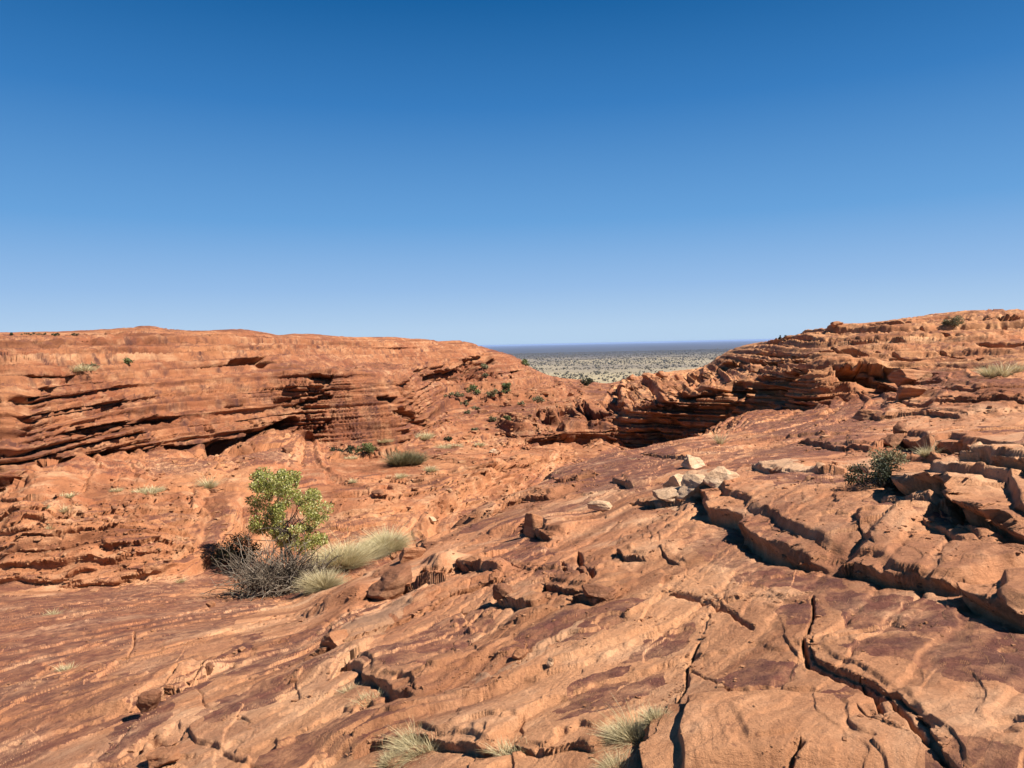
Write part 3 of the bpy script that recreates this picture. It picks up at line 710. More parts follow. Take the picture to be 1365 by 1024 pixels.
ALLP = np.concatenate(GRIDS, 0)                # all rows near to far
_p, ALLPY = project(ALLP.reshape(-1, 3)); ALLPY = ALLPY.reshape(ALLP.shape[:2]); ALLPX = _p.reshape(ALLP.shape[:2])
def at(px, py):                                # first point of the finished land seen through a frame point
    c = int(np.clip(np.searchsorted(U, px), 0, NU - 1)); col = ALLPY[:, c]
    ok = (col <= py); ok[0] = False
    j = max(int(np.argmax(ok)), 1)
    return Vector(ALLP[j, c])

# ------------------------------------------------------------------ builders for the things
def mesh_obj(name, verts, faces, mat, parent=None, tint=None, smooth=True):
    me = bpy.data.meshes.new(name)
    me.from_pydata([tuple(v) for v in verts], [], [tuple(f) for f in faces])
    if smooth: me.polygons.foreach_set("use_smooth", np.ones(len(me.polygons), bool))
    if tint is not None:
        A = me.attributes.new("tint", 'FLOAT', 'POINT'); A.data.foreach_set("value", np.asarray(tint, np.float32))
    me.materials.append(mat); me.update()
    o = bpy.data.objects.new(name, me); C.collection.objects.link(o)
    if parent: o.parent = parent
    return o
def tag(o, label, cat, group=None):
    o["label"] = label; o["category"] = cat
    if group: o["group"] = group
    return o
def thing(name, loc, label, cat, group=None):
    o = bpy.data.objects.new(name, None); C.collection.objects.link(o); o.location = loc
    return tag(o, label, cat, group)

def leaf_mat(name, c0, c1, c2, trans=0.25, rough=0.6):
    c0, c1, c2 = (tuple(c * 0.74 for c in q) for q in (c0, c1, c2))
    m, t, b = mat_new(name)
    a = t.nodes.new("ShaderNodeAttribute"); a.attribute_name = "tint"
    col = ramp(t, a.outputs["Fac"], (0.0, c0), (0.5, c1), (1.0, c2))
    t.links.new(col, b.inputs["Base Color"]); b.inputs["Roughness"].default_value = rough
    b.inputs["Specular IOR Level"].default_value = 0.25
    tr = t.nodes.new("ShaderNodeBsdfTranslucent"); t.links.new(col, tr.inputs["Color"])
    ms = t.nodes.new("ShaderNodeMixShader"); ms.inputs[0].default_value = trans
    out = t.nodes["Material Output"]
    t.links.new(b.outputs[0], ms.inputs[1]); t.links.new(tr.outputs[0], ms.inputs[2]); t.links.new(ms.outputs[0], out.inputs["Surface"])
    return m
M_spin = leaf_mat("spinifex_straw", (.56, .44, .21), (.80, .66, .36), (.95, .84, .54), .3)
M_grey = leaf_mat("dry_grass", (.38, .29, .14), (.64, .51, .27), (.84, .71, .43), .25)
M_green = leaf_mat("shrub_leaf", (.09, .11, .035), (.19, .22, .075), (.32, .33, .13), .2)
M_olive = leaf_mat("olive_leaf", (.13, .115, .05), (.25, .22, .105), (.42, .36, .2), .2)
M_tree = leaf_mat("tree_leaf", (.13, .15, .03), (.46, .46, .10), (.92, .84, .44), .36, .35)
M_dark = leaf_mat("dark_leaf", (.022, .028, .012), (.05, .055, .022), (.10, .10, .05), .15)
M_twig = leaf_mat("dead_twig", (.075, .052, .034), (.17, .125, .085), (.44, .35, .26), 0.0, .8)
M_bark = leaf_mat("bark", (.035, .026, .02), (.075, .055, .042), (.13, .10, .08), 0.0, .85)

def blades(n, rx, ry, h, wd, lean, r, rag=.34, segs=3):
    """a tussock: n thin curved blades rising out of an oval base, leaning outwards"""
    m_ = max(3, min(9, int(rx / max(h, 1e-3) * 3) + 3))
    ca, cr_ = r.uniform(0, 2 * np.pi, m_), np.sqrt(r.uniform(0, .8, m_)); ch = r.uniform(.55, 1.1, m_); g_ = r.integers(0, m_, n)
    ang = r.uniform(0, 2 * np.pi, n); rad = np.sqrt(r.uniform(0, 1, n)); sp = .42
    bx, by = np.cos(ca)[g_] * cr_[g_] + np.cos(ang) * rad * sp, np.sin(ca)[g_] * cr_[g_] + np.sin(ang) * rad * sp
    ln = h * ch[g_] * r.uniform(0.35, 1.1, n) * np.where(r.uniform(0, 1, n) < .04, 1.25, 1.0)
    dx = np.cos(ang) * rad * lean + .3 * bx + r.normal(0, rag, n); dy = np.sin(ang) * rad * lean + .3 * by + r.normal(0, rag, n)
    dirs = np.stack([dx, dy, np.ones(n)], 1); dirs /= np.linalg.norm(dirs, axis=1)[:, None]
    base = np.stack([bx * rx, by * ry, -0.03 * np.ones(n)], 1)
    out = np.stack([np.cos(ang), np.sin(ang), np.zeros(n)], 1)
    phi = r.uniform(0, np.pi, n); side = np.stack([np.cos(phi), np.sin(phi), np.zeros(n)], 1)
    P = []
    for k in range(segs + 1):
        f = k / segs
        c = base + dirs * (ln * f)[:, None] + out * (ln * 0.28 * lean * f * f)[:, None] - np.array([0, 0, 1]) * (ln * 0.18 * lean * f * f)[:, None]
        ww = wd * (1 - f * 0.85)
        P += [c - side * ww / 2, c + side * ww / 2]
    V = np.stack(P, 1).reshape(-1, 3); m = 2 * (segs + 1)
    Fc = []
    i0 = np.arange(n) * m
    for k in range(segs):
        Fc.append(np.stack([i0 + 2 * k, i0 + 2 * k + 1, i0 + 2 * k + 3, i0 + 2 * k + 2], 1))
    t = np.repeat(np.clip(r.normal(0.5, 0.24, n), 0, 1), m)
    t = np.clip(t + np.tile(np.repeat(np.linspace(-0.08, 0.12, segs + 1), 2), n), 0, 1)
    return V, np.concatenate(Fc), t
def leaves(centres, sizes, n_per, lsize, r, flat=0.75):
    """leaf-sized faces scattered through a set of clumps"""
    V, Fc, T = [], [], []
    for c, s in zip(centres, sizes):
        k = int(n_per * max(s, 0.02))
        p = r.normal(0, 1, (k, 3)); p /= np.linalg.norm(p, axis=1)[:, None]
        p *= (r.uniform(0.25, 1, k) ** 0.5)[:, None] * s; p[:, 2] *= flat
        p += c
        a = r.normal(0, 1, (k, 3)); a[:, 2] -= 0.5; a /= np.linalg.norm(a, axis=1)[:, None]
        b = np.cross(a, r.normal(0, 1, (k, 3))); b /= np.linalg.norm(b, axis=1)[:, None] + 1e-9
        L_ = lsize * r.uniform(0.6, 1.35, k)[:, None]
        q = np.stack([p, p + a * L_ * .5 + b * L_ * .3, p + a * L_, p + a * L_ * .5 - b * L_ * .3], 1)
        i0 = (sum(len(v) for v in V)) + np.arange(k) * 4
        V.append(q.reshape(-1, 3)); Fc.append(np.stack([i0, i0 + 1, i0 + 2, i0 + 3], 1))
        T.append(np.repeat(np.clip(r.normal(0.5, 0.22, k) + r.normal(0, .1), 0, 1), 4))
    return np.concatenate(V), np.concatenate(Fc), np.concatenate(T)
def tube(path, r0, r1, sides=5):
    path = np.asarray(path, float); n = len(path); V = []
    for i in range(n):
        d = path[min(i + 1, n - 1)] - path[max(i - 1, 0)]; d /= np.linalg.norm(d) + 1e-9
        a = np.cross(d, [0.3, 0.9, 0.2]); a /= np.linalg.norm(a) + 1e-9; b = np.cross(d, a)
        rr = r0 + (r1 - r0) * i / (n - 1)
        for k in range(sides):
            an = 2 * np.pi * k / sides; V.append(path[i] + (a * np.cos(an) + b * np.sin(an)) * rr)
    Fc = [(i * sides + k, i * sides + (k + 1) % sides, (i + 1) * sides + (k + 1) % sides, (i + 1) * sides + k) for i in range(n - 1) for k in range(sides)]
    return np.array(V), Fc
def tubes(lst, r):
    V, Fc, T, o = [], [], [], 0
    for path, r0, r1, s in lst:
        v, f = tube(path, r0, r1, s); V.append(v); Fc += [tuple(i + o for i in q) for q in f]; o += len(v)
        T.append(np.full(len(v), np.clip(r.normal(.5, .25), 0, 1)))
    return np.concatenate(V), Fc, np.concatenate(T)
def walk(p, d, ln, n, wob, r, grav=0.0):
    p = np.array(p, float); d = np.array(d, float); d /= np.linalg.norm(d); out = [p.copy()]
    for _ in range(n):
        d = d + r.normal(0, wob, 3) + np.array([0, 0, grav]); d /= np.linalg.norm(d)
        p = p + d * ln / n; out.append(p.copy())
    return out

import bmesh
def boulder(dx, dy, dz, seed, cuts=13, sub=5, lam=0.012):
    r = np.random.default_rng(seed)
    bm = bmesh.new(); bmesh.ops.create_icosphere(bm, subdivisions=sub, radius=1.0)
    bm.verts.ensure_lookup_table()
    V = np.array([v.co[:] for v in bm.verts]); Fc = [[v.index for v in f.verts] for f in bm.faces]; bm.free()
    for k in range(cuts):
        n = r.normal(0, 1, 3)
        if k == 0: n = np.array([r.normal(0, .12), r.normal(0, .12), 1.0])
        n /= np.linalg.norm(n); d = r.uniform(0.38, 0.72); q = V @ n - d
        V -= np.where(q > 0, q * 0.93, 0)[:, None] * n
    V *= np.array([dx, dy, dz]) * 0.5 / np.abs(V).max(0)
    s = max(dx, dy, dz); N = V / (np.linalg.norm(V, axis=1)[:, None] + 1e-9)
    x, y, z = V.T + r.uniform(-50, 50, (3, 1))
    lay = np.sin(z / (dz * 0.11) * 3.1 + 2 * vn3(x / s * 3, y / s * 3, z / s * 3, 81))
    disp = s * (0.045 * vn3(x / s * 2.2, y / s * 2.2, z / s * 2.2, 82) + 0.03 * vn3(x / s * 6, y / s * 6, z / s * 9, 83) + 0.012 * vn3(x / s * 17, y / s * 17, z / s * 30, 84)) + lam * s * np.sign(lay) * np.abs(lay) ** .4 * 0.4
    return V + N * disp[:, None], Fc

MR_tan = rock_material("tan_block", (0.56, 0.28, 0.14), (0.47, 0.19, 0.09), (0.62, 0.38, 0.22), VARN, use_attr=False, var_amt=0.3)
MR_pale = rock_material("bleached_block", (0.80, 0.56, 0.36), (0.70, 0.43, 0.25), (0.92, 0.73, 0.52), VARN, use_attr=False, var_amt=0.05)
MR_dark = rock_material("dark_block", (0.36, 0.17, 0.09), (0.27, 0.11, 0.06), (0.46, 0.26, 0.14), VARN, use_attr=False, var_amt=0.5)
def rock(px, py, wp, hp, dep, kind, label, rz=0.0, tilt=(0, 0), sink=0.25, seed=None, cuts=14, group=None, name="boulder", cat="boulder", up_px=0):
    p = at(px, py); sc = p.y / F; sd_ = seed if seed is not None else int(px * 7 + py * 13)
    dx, dz = wp * sc, hp * sc * 1.15; dy = dx * dep
    V, Fc = boulder(dx, dy, dz, sd_, cuts, 5 if wp > 30 else 4)
    o = mesh_obj(name, V, Fc, {'t': MR_tan, 'p': MR_pale, 'd': MR_dark}[kind])
    o.location = p + Vector((0, dy * 0.35, dz * (0.5 - sink) + up_px * sc)); o.rotation_euler = (math.radians(tilt[0]), math.radians(tilt[1]), math.radians(rz))
    return tag(o, label, cat, group)

G1 = "loose rocks on the pavement"
rock(900, 674, 78, 27, .7, 'p', "bleached wedge of rock lying in front of the white boulder heap", 8, (0, -8), .4, 5, group=G1)
rock(908, 652, 56, 34, .9, 'p', "left boulder of the white heap, with a dark hollow beside it", 20, (0, -20), .4, 21, group=G1)
rock(938, 660, 56, 38, .8, 'p', "tallest white boulder in the middle of the heap above the long ledge", -10, (0, 10), .4, 33, group=G1)
rock(964, 642, 56, 30, .8, 'p', "cream rounded boulder at the right end of the white heap", 0, (0, 12), .45, 44, group=G1)
rock(926, 624, 44, 20, .8, 'p', "small pale rock at the back of the white boulder heap", 30, (0, 0), .3, 55, group=G1)
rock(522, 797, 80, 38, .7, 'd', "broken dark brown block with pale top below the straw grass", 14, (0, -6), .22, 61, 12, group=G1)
rock(632, 757, 46, 18, .7, 't', "low tan slab with a black hollow under its left end", 8, (0, 6), .3, 62, group=G1)
rock(440, 864, 64, 26, .6, 't', "nose of rock at the low end of the long raised slab", 52, (0, 10), .4, 63, group=G1)
rock(206, 1024, 62, 36, .8, 't', "tan wedge block with dark cracks in the bottom left corner", 6, (0, -10), .45, 64, 12, group=G1)
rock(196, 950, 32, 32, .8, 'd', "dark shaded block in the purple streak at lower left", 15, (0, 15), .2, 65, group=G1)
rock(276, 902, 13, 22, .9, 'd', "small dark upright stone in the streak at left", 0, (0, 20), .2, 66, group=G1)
rock(800, 682, 36, 13, .7, 'p', "small pale flat rock lying alone on the purple slope", -5, (0, 6), .2, 67, group=G1)
rock(716, 716, 26, 30, .9, 't', "upright tan stub of rock with a black hollow on its left", 0, (0, 12), .4, 68, group=G1)
rock(797, 801, 48, 19, .6, 'd', "brown layered block at the foot of the cracked slab", -6, (0, 0), .25, 69, group=G1)
rock(672, 797, 34, 22, .8, 'd', "stacked brown block left of the long purple stain", 10, (0, 0), .25, 70, group=G1)
rock(545, 748, 38, 22, .7, 't', "tan block just below the right end of the straw grass", 25, (0, 10), .25, 71, group=G1)
rock(518, 735, 26, 15, .8, 'd', "dark red rock tucked against the straw grass", 0, (0, 0), .25, 72, group=G1)
rock(379, 793, 30, 11, .7, 't', "small flat rock at the foot of the dead shrub", 5, (0, 0), .2, 73, group=G1)
rock(281, 810, 16, 7, .8, 't', "little flat stone on the pavement left of the dead shrub", 0, (0, 0), .2, 74, group=G1)
rock(732, 890, 11, 13, .8, 'p', "tiny white chip of stone standing in the purple stain", 0, (0, 20), .1, 75, 8, group=G1)
rock(690, 880, 26, 22, .7, 't', "jagged tan lump at the low end of the dark stain", 30, (0, 10), .3, 76, group=G1)
rock(1165, 560, 44, 18, .7, 't', "low pale boulder on the purple flat below the mesa", -4, (0, 0), .25, 80, group=G1)
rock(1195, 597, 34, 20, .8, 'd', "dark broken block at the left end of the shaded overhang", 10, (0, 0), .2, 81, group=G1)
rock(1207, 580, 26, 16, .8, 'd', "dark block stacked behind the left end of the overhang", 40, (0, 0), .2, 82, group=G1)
rock(1195, 612, 22, 14, .8, 't', "lit tan stone below the broken blocks of the overhang", 0, (0, 0), .2, 83, group=G1)
rock(1220, 512, 66, 22, .6, 't', "flat capped boulder jutting from the foot of the mesa", 0, (0, 4), .25, 84, group=G1)
rock(1215, 530, 44, 22, .7, 't', "tan boulder below the flat capped one at the mesa foot", 12, (0, 0), .25, 85, group=G1)
rock(1012, 497, 26, 13, .8, 't', "rounded boulder on a ledge in the dark part of the mesa", 0, (0, 0), .2, 86, group="boulders on the mesa")
rock(1118, 440, 18, 8, .8, 't', "knob of rock on the mesa skyline right of the dark shrubs", 0, (0, 0), .15, 87, group="boulders on the mesa")
rock(1052, 453, 9, 6, .8, 't', "small pale rock on the skyline beside the dark shrubs", 0, (0, 0), .1, 88, group="boulders on the mesa")
rock(845, 508, 20, 9, .8, 't', "boulder at the left end of the notch rim row", 0, (0, 0), .2, 89, group="boulders on the mesa")
rock(866, 506, 18, 11, .8, 't', "boulder in the middle of the notch rim row", 15, (0, 0), .2, 90, group="boulders on the mesa")
rock(887, 503, 20, 10, .8, 't', "boulder at the right end of the notch rim row", 0, (0, 0), .2, 91, group="boulders on the mesa")
G2 = "boulders in the valley"
rock(500, 664, 22, 11, .8, 'd', "dark boulder on the red valley floor right of the tree", 0, (0, 0), .2, 92, group=G2)
rock(528, 655, 34, 14, .7, 't', "cracked block on the valley terrace below the big dry bush", 5, (0, 0), .25, 93, group=G2)
rock(655, 607, 18, 9, .8, 'p', "pale boulder on the valley floor right of the straw patch", 0, (0, 0), .2, 94, group=G2)
rock(574, 698, 16, 9, .8, 'p', "whitish stone at the edge of the slab right of the straw grass", 20, (0, 0), .2, 95, group=G2)
rock(382, 604, 16, 9, .8, 'd', "dark boulder under the cave of the left cliff", 0, (0, 0), .2, 96, group=G2)
rock(690, 560, 11, 10, .8, 't', "red boulder among the bushes beside the dark cave", 0, (0, 0), .2, 97, group=G2)
rock(674, 543, 9, 11, .8, 't', "upright red stone among the bushes higher up the slope", 0, (0, 0), .2, 98, group=G2)
rock(146, 680, 12, 6, .8, 'd', "small dark stone on the purple shelf below the left cliff", 0, (0, 0), .2, 99, group=G2)
rock(286, 657, 12, 6, .8, 'd', "small dark stone beside the pale tuft left of the tree", 0, (0, 0), .2, 100, group=G2)

# grass, straw tussocks and shrubs
def tussock(px, py, wp, hp, mat, label, n=900, lean=.9, dep=.8, group="grass tussocks", cat="grass tussock", name="grass_tussock", wpx=0.8):
    p = at(px, py); sc = p.y / F; r = np.random.default_rng(int(px * 31 + py))
    h = hp * sc; rx = max(wp * sc * 0.5 - h * 0.35, wp * sc * 0.16)
    V, Fc, t = blades(n, rx, rx * dep, h, max(0.0025, wpx * sc), lean, r, .75 if mat is M_grey else .40)
    o = mesh_obj(name, V, Fc, mat, tint=t)
    o.location = p + Vector((0, rx * dep * .6, -0.01)); return tag(o, label, cat, group)
def shrub(px, py, wp, hp, mat, label, n=1400, lp=2.2, group="shrubs", dep=.8, name="shrub", stem=True, k=14):
    p = at(px, py); sc = p.y / F; r = np.random.default_rng(int(px * 17 + py)); wd, h = wp * sc, hp * sc
    cs = np.stack([r.uniform(-.42, .42, k) * wd, r.uniform(-.42, .42, k) * wd * dep, r.uniform(.25, .85, k) * h], 1)
    cs[:, 2] *= 1 - 0.7 * (cs[:, 0] / (wd * .5)) ** 2
    ss = r.uniform(.14, .26, k) * min(wd, h * 1.6)
    root = thing(name, p + Vector((0, wd * .2, -0.02)), label, "shrub", group)
    V, Fc, t = leaves(cs, ss, n / ss.sum(), max(lp * sc, 0.012), r)
    mesh_obj("crown", V, Fc, mat, root, t)
    if stem:
        lst = []
        for c in cs:
            a = np.array([r.normal(0, .05) * wd, r.normal(0, .05) * wd, -.05 * h]); m_ = (a + c) / 2 + r.normal(0, .05, 3) * wd
            lst.append(([a, m_, c], max(.5 * sc, .006), max(.2 * sc, .003), 4))
        V, Fc, t = tubes(lst, r); mesh_obj("stem", V, Fc, M_bark, root, t)
    return root

GS = "straw grass clump by the tree"
tussock(516, 737, 70, 42, M_spin, "right upper clump of straw grass beside the tree", 5200, 1.0, .7, GS)
tussock(494, 744, 34, 28, M_spin, "small clump wedged under the right end of the straw grass", 2600, 1.0, .7, GS)
tussock(456, 762, 62, 52, M_spin, "middle rounded clump of straw grass beside the tree", 4600, 1.0, .8, GS)
tussock(426, 786, 56, 46, M_grey, "greyest straw clump against the dead shrub", 3600, 1.0, .8, GS)
GF = "grass tufts in the foreground cracks"
tussock(556, 1006, 120, 46, M_grey, "bleached tuft under the ledge at bottom centre, left of the other two", 3000, 1.2, .5, GF, wpx=1.0)
tussock(520, 1014, 46, 30, M_grey, "low end of the bleached tuft at bottom centre, beside the red rock", 900, .8, .5, GF, wpx=1.1)
tussock(700, 1006, 100, 28, M_grey, "thin sparse tuft along the ledge at bottom centre", 900, .8, .4, GF, wpx=1.1)
tussock(845, 985, 76, 60, M_grey, "tall dry tuft in the dark crack at bottom right of centre", 2800, .9, .6, GF, wpx=1.0)
tussock(880, 958, 40, 40, M_grey, "upper tuft of the dry grass running up the crack", 1200, .6, .6, GF, wpx=1.1)
tussock(832, 1024, 90, 34, M_grey, "lowest dry tuft at the frame's bottom edge", 1600, .7, .6, GF, wpx=1.1)
tussock(482, 936, 70, 24, M_grey, "thin dry tuft at the foot of the brown rock step", 800, .8, .4, GF, wpx=1.1)
tussock(462, 922, 34, 24, M_grey, "wispy tuft at the left of the brown rock step", 320, .8, .4, GF, wpx=1.1)
tussock(88, 894, 24, 19, M_spin, "lone pale tuft growing on the crack in the left pavement", 420, .8, .6, GF)
tussock(66, 820, 26, 15, M_grey, "faint tuft on the left pavement below the terraces", 260, .8, .6, GF)
GV = "tufts on the valley slopes"
for (px, py, wp, hp, lab) in [
    (278, 652, 20, 24, "pale tuft left of the tree crown, near a dark stone"), (88, 683, 26, 14, "pale tuft on the lower left shelf"),
    (60, 678, 10, 11, "tiny green tuft left of the pale one on the shelf"), (196, 657, 46, 13, "wide low pale tuft on the shelf left of the tree"),
    (85, 663, 26, 11, "grey green tuft under the left cliff's foot"), (68, 705, 16, 12, "small straw tuft above the black terrace lines"),
    (600, 598, 42, 10, "low straw patch on the valley floor right of the big dry bush"), (575, 629, 20, 12, "straw tuft at the left end of the dark terrace"),
    (533, 638, 22, 11, "straw tuft in front of the big dry bush"), (640, 596, 16, 12, "tan tuft at the right of the straw patch"),
    (505, 590, 30, 9, "dry tuft behind the big dry bush"), (560, 585, 40, 14, "tawny tuft behind the right side of the big dry bush"),
    (470, 612, 22, 8, "thin grass under the red block's foot"), (150, 655, 18, 8, "thin tuft on the slope under the left cliff"),
    (236, 775, 18, 10, "small tuft left of the dead shrub at the terrace end"), (470, 645, 10, 10, "tiny tuft on the red floor right of the tree")]:
    tussock(px, py, wp, hp, M_spin, lab, int(140 + wp * hp * .9), .9, .7, GV)
tussock(92, 497, 56, 12, M_spin, "wide straw patch on the upper left cliff", 900, .9, .5, GV)
tussock(1330, 502, 46, 26, M_spin, "tall straw tuft on the mesa at the right edge", 900, .6, .6, GV)
tussock(1358, 496, 22, 18, M_spin, "shorter straw tuft at the far right edge of the mesa", 300, .6, .6, GV)
tussock(1236, 608, 26, 26, M_spin, "pale wispy grass above the dark shrub on the right", 320, .7, .6, GV)
tussock(960, 594, 8, 24, M_grey, "thin tuft above the white boulder heap", 90, .4, .6, GV)
tussock(846, 612, 10, 7, M_grey, "tiny dark tuft on the edge of the purple slope", 60, .8, .6, GV)

tussock(533, 621, 62, 30, M_olive, "big dry bush in the valley, the widest there", 2600, .8, .8, "shrubs", "shrub", "shrub")
shrub(486, 610, 24, 17, M_green, "round green shrub at the foot of the red block", 900)
shrub(455, 610, 44, 9, M_dark, "low dark shrub under the left end of the red block", 700)
shrub(1182, 652, 78, 40, M_dark, "dark dense shrub in the shade of the right ledge", 3200, 3.0, k=26)
shrub(1212, 632, 60, 36, M_olive, "sparse olive shrub behind the dark one by the right ledge", 1300, 3.0, k=16)
shrub(1276, 438, 28, 16, M_olive, "olive shrub high on the mesa near its skyline", 900)
shrub(1262, 434, 10, 8, M_olive, "small olive shrub left of the big one on the mesa", 250)
shrub(167, 487, 12, 9, M_green, "single green shrub on the upper left cliff", 350)
shrub(107, 490, 34, 6, M_olive, "flat olive shrub in the straw patch of the left cliff", 350)
for (px, py, wp, hp, m_, lab) in [
    (604, 533, 30, 10, M_olive, "long low olive shrub, leftmost on the far slope"), (628, 525, 20, 15, M_green, "bright green shrub above the long low one"),
    (675, 528, 18, 22, M_green, "tallest green shrub on the far slope"), (658, 534, 20, 16, M_olive, "olive shrub left of the tallest green one"),
    (716, 537, 16, 11, M_olive, "grey olive shrub at the foot of the vertical crack"), (643, 494, 15, 9, M_olive, "small shrub high up under the far cliff top"),
    (698, 487, 12, 10, M_green, "shrub on the end of the far cliff top"), (678, 560, 11, 10, M_green, "green shrub below a red stone, left of the dark cave"),
    (656, 563, 13, 10, M_olive, "olive shrub beside the green one left of the dark cave"), (694, 540, 12, 6, M_olive, "flat shrub between the tall one and the vertical crack"),
    (618, 540, 16, 7, M_olive, "shrub trailing below the long low one"), (632, 547, 14, 6, M_olive, "lower shrub of the trail on the far slope"),
    (645, 503, 9, 5, M_olive, "tiny shrub on the bare far slope"), (622, 552, 8, 7, M_olive, "tiny shrub at the end of the trail"),
    (596, 588, 16, 7, M_dark, "dark little shrub at the foot of the far slope"), (630, 575, 10, 6, M_olive, "little olive shrub above the valley floor")]:
    shrub(px, py, wp * .9, hp * .85, m_, lab, int(120 + wp * hp * 2.2), 2.0, "shrubs on the far slope", k=8)
shrub(783, 515, 15, 13, M_dark, "dark bush standing alone on the notch rim", 500, k=9)
shrub(1040, 453, 4.5, 7, M_dark, "left of two dark upright shrubs on the mesa skyline", 160, 1.4, k=5)
shrub(1048, 452, 5, 7, M_dark, "right of two dark upright shrubs on the mesa skyline", 160, 1.4, k=5)
for i_, px in enumerate((14, 34, 46, 58, 64, 73, 95)):
    shrub(px, 447, 9 + (i_ * 5) % 7, 4, M_dark, "low dark scrub on the skyline of the left cliff", 110, 1.6, "scrub on the left skyline", stem=False, k=5)

# the tree
r = np.random.default_rng(77); p = at(384, 768); sc = p.y / F
tree = thing("tree", p, "bushy yellow-green tree standing above the dead shrub", "tree")
HT = (768 - 616) * sc; cw = 66 * sc
br = []; tips = []
for k in range(6):
    d = np.array([r.normal(0, .20), r.normal(0, .2), 1.0])
    path = walk((r.normal(0, .05), r.normal(0, .05), -.08), d, HT * r.uniform(.42, .55), 7, .12, r)
    br.append((path, .034, .018, 6))
    for b_ in range(6):
        a = r.uniform(0, 6.28); d2 = np.array([np.cos(a) * .8, np.sin(a) * .8, r.uniform(.3, 1.0)])
        q = walk(path[-1 - b_ % 2], d2, cw * r.uniform(.6, 1.0), 5, .16, r); br.append((q, .014, .005, 4)); tips += [q[-1], q[3]]
V, Fc, t = tubes(br, r); mesh_obj("trunk", V, Fc, M_bark, tree, t)
cs, ss = [], []
for k in range(95):
    a = r.uniform(0, 6.28); rr_ = r.uniform(0, 1) ** .5; zz = r.uniform(-1, 1)
    wz = math.sqrt(max(0, 1 - (zz * .88) ** 2))
    cs.append(np.array([np.cos(a) * rr_ * cw * .86 * wz - .10 * cw * zz, np.sin(a) * rr_ * cw * .8 * wz, HT * .61 + zz * HT * .33 - .14 * HT * max(0, np.cos(a) * rr_ - .2)])); ss.append(cw * r.uniform(.08, .20))
V, Fc, t = leaves(cs, ss, 21000 / sum(ss), .043, r, .8); mesh_obj("crown", V, Fc, M_tree, tree, t)
# dead shrub: a heap of grey twigs, and the dark live shrub at its left
r = np.random.default_rng(78); p = at(352, 797); sc = p.y / F
ds = thing("dead_shrub", p + Vector((0, .3, 0)), "grey dead shrub, a heap of bare twigs under the tree", "dead shrub")
lst = []
for k in range(380):
    b0 = np.array([r.normal(.10, .34) * 60 * sc, r.normal(.25, .3) * 44 * sc, r.uniform(-.02, .25) * 50 * sc])
    a = r.uniform(0, 6.28); d = np.array([np.cos(a), np.sin(a) * .7, r.uniform(-.1, 1.3)])
    q = walk(b0, d, r.uniform(28, 80) * sc, 6, .20, r, -.05); lst.append((q, .75 * sc, .3 * sc, 4))
    for j in range(4):
        q2 = walk(q[2 + j % 4], d + r.normal(0, .6, 3), r.uniform(10, 26) * sc, 4, .25, r, -.03); lst.append((q2, .42 * sc, .2 * sc, 3))
V, Fc, t = tubes(lst, r); V[:, 2] = np.clip(V[:, 2], -.05, 84 * sc); mesh_obj("twigs", V, Fc, M_twig, ds, t)
shrub(314, 758, 58, 48, M_dark, "small dark green shrub left of the dead twigs", 5200, 2.2, k=22)
tussock(330, 792, 70, 14, M_grey, "litter of dry stalks in front of the dead shrub", 700, 1.6, .6, GF)

# chips and gravel strewn over the pavement and the valley
r = np.random.default_rng(5); GV_, GF_, o_ = [], [], 0
def chip(p, s):
    global o_
    v = r.normal(0, 1, (8, 3)); v = np.array([[-1, -1, -1], [1, -1, -1], [1, 1, -1], [-1, 1, -1], [-1, -1, 1], [1, -1, 1], [1, 1, 1], [-1, 1, 1]], float) * .5 + r.normal(0, .16, (8, 3))
    v *= np.array([s, s * r.uniform(.5, .9), s * r.uniform(.2, .5)]); a = r.uniform(0, 6.28)
    v = v @ np.array([[np.cos(a), np.sin(a), 0], [-np.sin(a), np.cos(a), 0], [0, 0, 1]])
    GV_.append(v + np.array(p) + np.array([0, 0, s * .08]))
    GF_.extend([tuple(i + o_ for i in q) for q in ((0, 3, 2, 1), (4, 5, 6, 7), (0, 1, 5, 4), (1, 2, 6, 5), (2, 3, 7, 6), (3, 0, 4, 7))]); o_ += 8
zones = [(0, 300, 640, 780, 260), (440, 800, 590, 700, 420), (560, 760, 500, 600, 260), (300, 480, 700, 800, 120), (600, 1000, 640, 860, 260), (880, 1365, 520, 700, 260), (700, 900, 500, 600, 220), (0, 1365, 800, 1010, 170), (60, 420, 590, 660, 160)]
for x0, x1, y0, y1, n in zones:
    for k in range(int(n * 1.8)):
        px, py = r.uniform(x0, x1), r.uniform(y0, y1)
        if vn2(np.array([px / 40]), np.array([py / 18]), 91)[0] < -.1: continue
        q = at(px, py); chip(q, q.y / F * min(r.lognormal(.9, .55), 9))
for pts in LINES_PX:                            # debris caught in the cracks and at the foot of the ledges
    for (xa, ya), (xb, yb) in zip(pts[:-1], pts[1:]):
        for k in range(int(math.hypot(xb - xa, yb - ya) / 4)):
            f = r.uniform(); px, py = xa + (xb - xa) * f + r.normal(0, 6), ya + (yb - ya) * f + abs(r.normal(1, 4))
            if 470 < py < 1050:
                q = at(px, py); chip(q, q.y / F * min(r.lognormal(.7, .6), 8))
g = mesh_obj("gravel", np.concatenate(GV_), GF_, MR_tan, smooth=False); g["kind"] = "stuff"

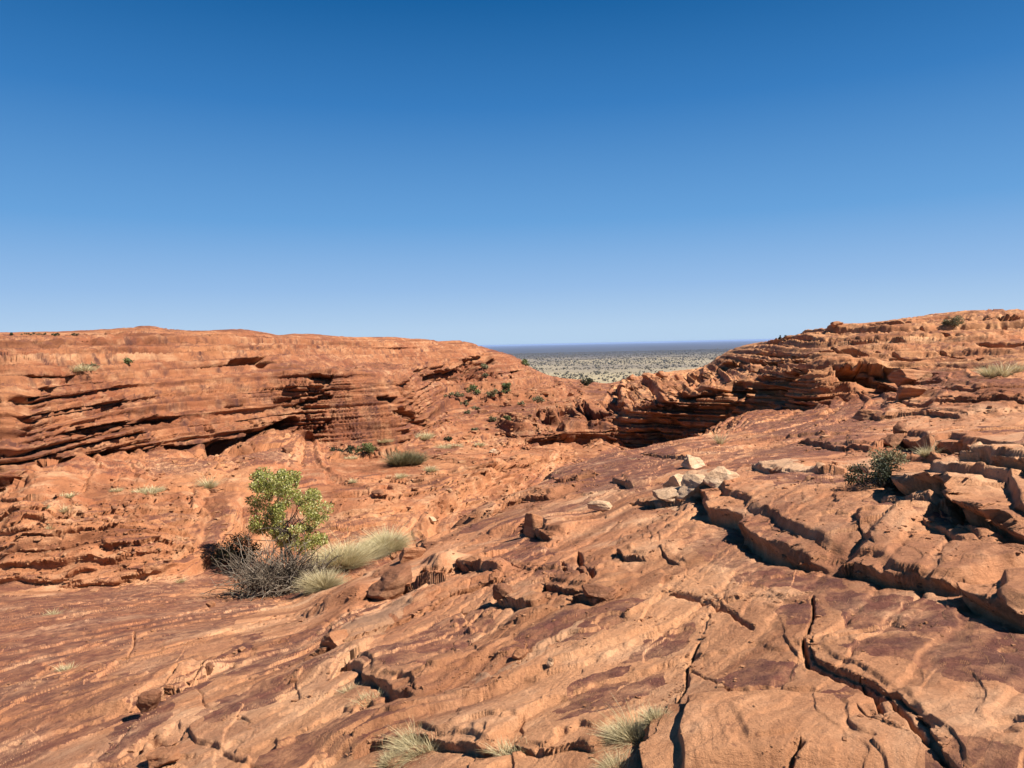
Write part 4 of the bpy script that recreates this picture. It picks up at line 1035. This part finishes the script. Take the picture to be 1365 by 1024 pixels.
# the plain far below, its scrub, and the air over it
PZ = -158.0
m, t, b = mat_new("plain_grass")
geo = t.nodes.new("ShaderNodeNewGeometry"); pos = geo.outputs["Position"]
n1 = noise(t, pos, 0.0011, 6, .62); n2 = noise(t, pos, 0.012, 5, .6); n3 = noise(t, pos, .00016, 4, .5)
col = mix(t, ramp(t, n2, (.38, 0.0), (.62, 1.0)), (.35, .27, .135), (.45, .355, .19))
col = mix(t, ramp(t, n1, (.46, 0.0), (.62, .8)), col, (.17, .13, .075))
col = mix(t, ramp(t, n3, (.40, 0.0), (.60, .75)), col, (.12, .09, .065))
sx = t.nodes.new("ShaderNodeSeparateXYZ"); t.links.new(pos, sx.inputs[0])
mr = t.nodes.new("ShaderNodeMapRange"); t.links.new(math_(t, 'ADD', sx.outputs[1], math_(t, 'MULTIPLY', n1, 5000.0)), mr.inputs[0])
mr.inputs[1].default_value = 9500; mr.inputs[2].default_value = 13500
col = mix(t, mr.outputs[0], col, (.035, .035, .036))
t.links.new(col, b.inputs["Base Color"]); b.inputs["Roughness"].default_value = .95
e = 95000.0
pl = mesh_obj("plain", [(-e, -e, PZ), (e, -e, PZ), (e, e, PZ), (-e, e, PZ)], [(0, 1, 2, 3)], m, smooth=False); pl["kind"] = "structure"
r = np.random.default_rng(9); n = 42000
Y = np.sqrt(r.uniform(2300 ** 2, 13000 ** 2, n)); X = Y * r.uniform(-.10, .42, n)
dens = .62 - .25 * sm(3000, 4200, Y) * 0 + .75 * vn2(X / 900, Y / 420, 61) + .35 * vn2(X / 90, Y / 200, 62) + .35 * sm(4500, 9000, Y)
kp = r.uniform(0, 1, n) < np.clip(dens, .04, 1); X, Y = X[kp], Y[kp]; n = len(X)
oc = np.array([[0, 0, 1.0], [1, 0, .45], [.3, .95, .5], [-.8, .6, .42], [-.8, -.6, .5], [.3, -.95, .42], [0, 0, 0]])
of = np.array([[0, 1, 2], [0, 2, 3], [0, 3, 4], [0, 4, 5], [0, 5, 1], [6, 2, 1], [6, 3, 2], [6, 4, 3], [6, 5, 4], [6, 1, 5]])
sz = r.lognormal(0, .5, n) * 3.5
V = oc[None] * np.stack([sz, sz, sz * r.uniform(.8, 1.5, n)], 1)[:, None, :] * r.uniform(.8, 1.2, (n, 7, 1)) + np.stack([X, Y, np.full(n, PZ - .3)], 1)[:, None, :]
Fc = (of[None] + (np.arange(n) * 7)[:, None, None]).reshape(-1, 3)
M_scrub = leaf_mat("far_scrub", (.085, .07, .038), (.14, .118, .062), (.21, .17, .095), 0.0, .9)
sb = mesh_obj("scrub", V.reshape(-1, 3), Fc, M_scrub, tint=np.repeat(r.uniform(0, 1, n), 7)); sb["kind"] = "stuff"

hm = bpy.data.materials.new("haze_air"); hm.use_nodes = True; ht = hm.node_tree
for n_ in list(ht.nodes): ht.nodes.remove(n_)
ho = ht.nodes.new("ShaderNodeOutputMaterial"); hv = ht.nodes.new("ShaderNodeVolumePrincipled")
hv.inputs["Color"].default_value = (.42, .58, .95, 1); hv.inputs["Density"].default_value = 1.8e-5; hv.inputs["Anisotropy"].default_value = 0.0
ht.links.new(hv.outputs[0], ho.inputs["Volume"])
e2 = 100000.0; z0, z1 = PZ - 2.0, 9.0
hz = mesh_obj("haze", [(-e2, -e2, z0), (e2, -e2, z0), (e2, e2, z0), (-e2, e2, z0), (-e2, -e2, z1), (e2, -e2, z1), (e2, e2, z1), (-e2, e2, z1)],
              [(0, 3, 2, 1), (4, 5, 6, 7), (0, 1, 5, 4), (1, 2, 6, 5), (2, 3, 7, 6), (3, 0, 4, 7)], hm, smooth=False); hz["kind"] = "stuff"
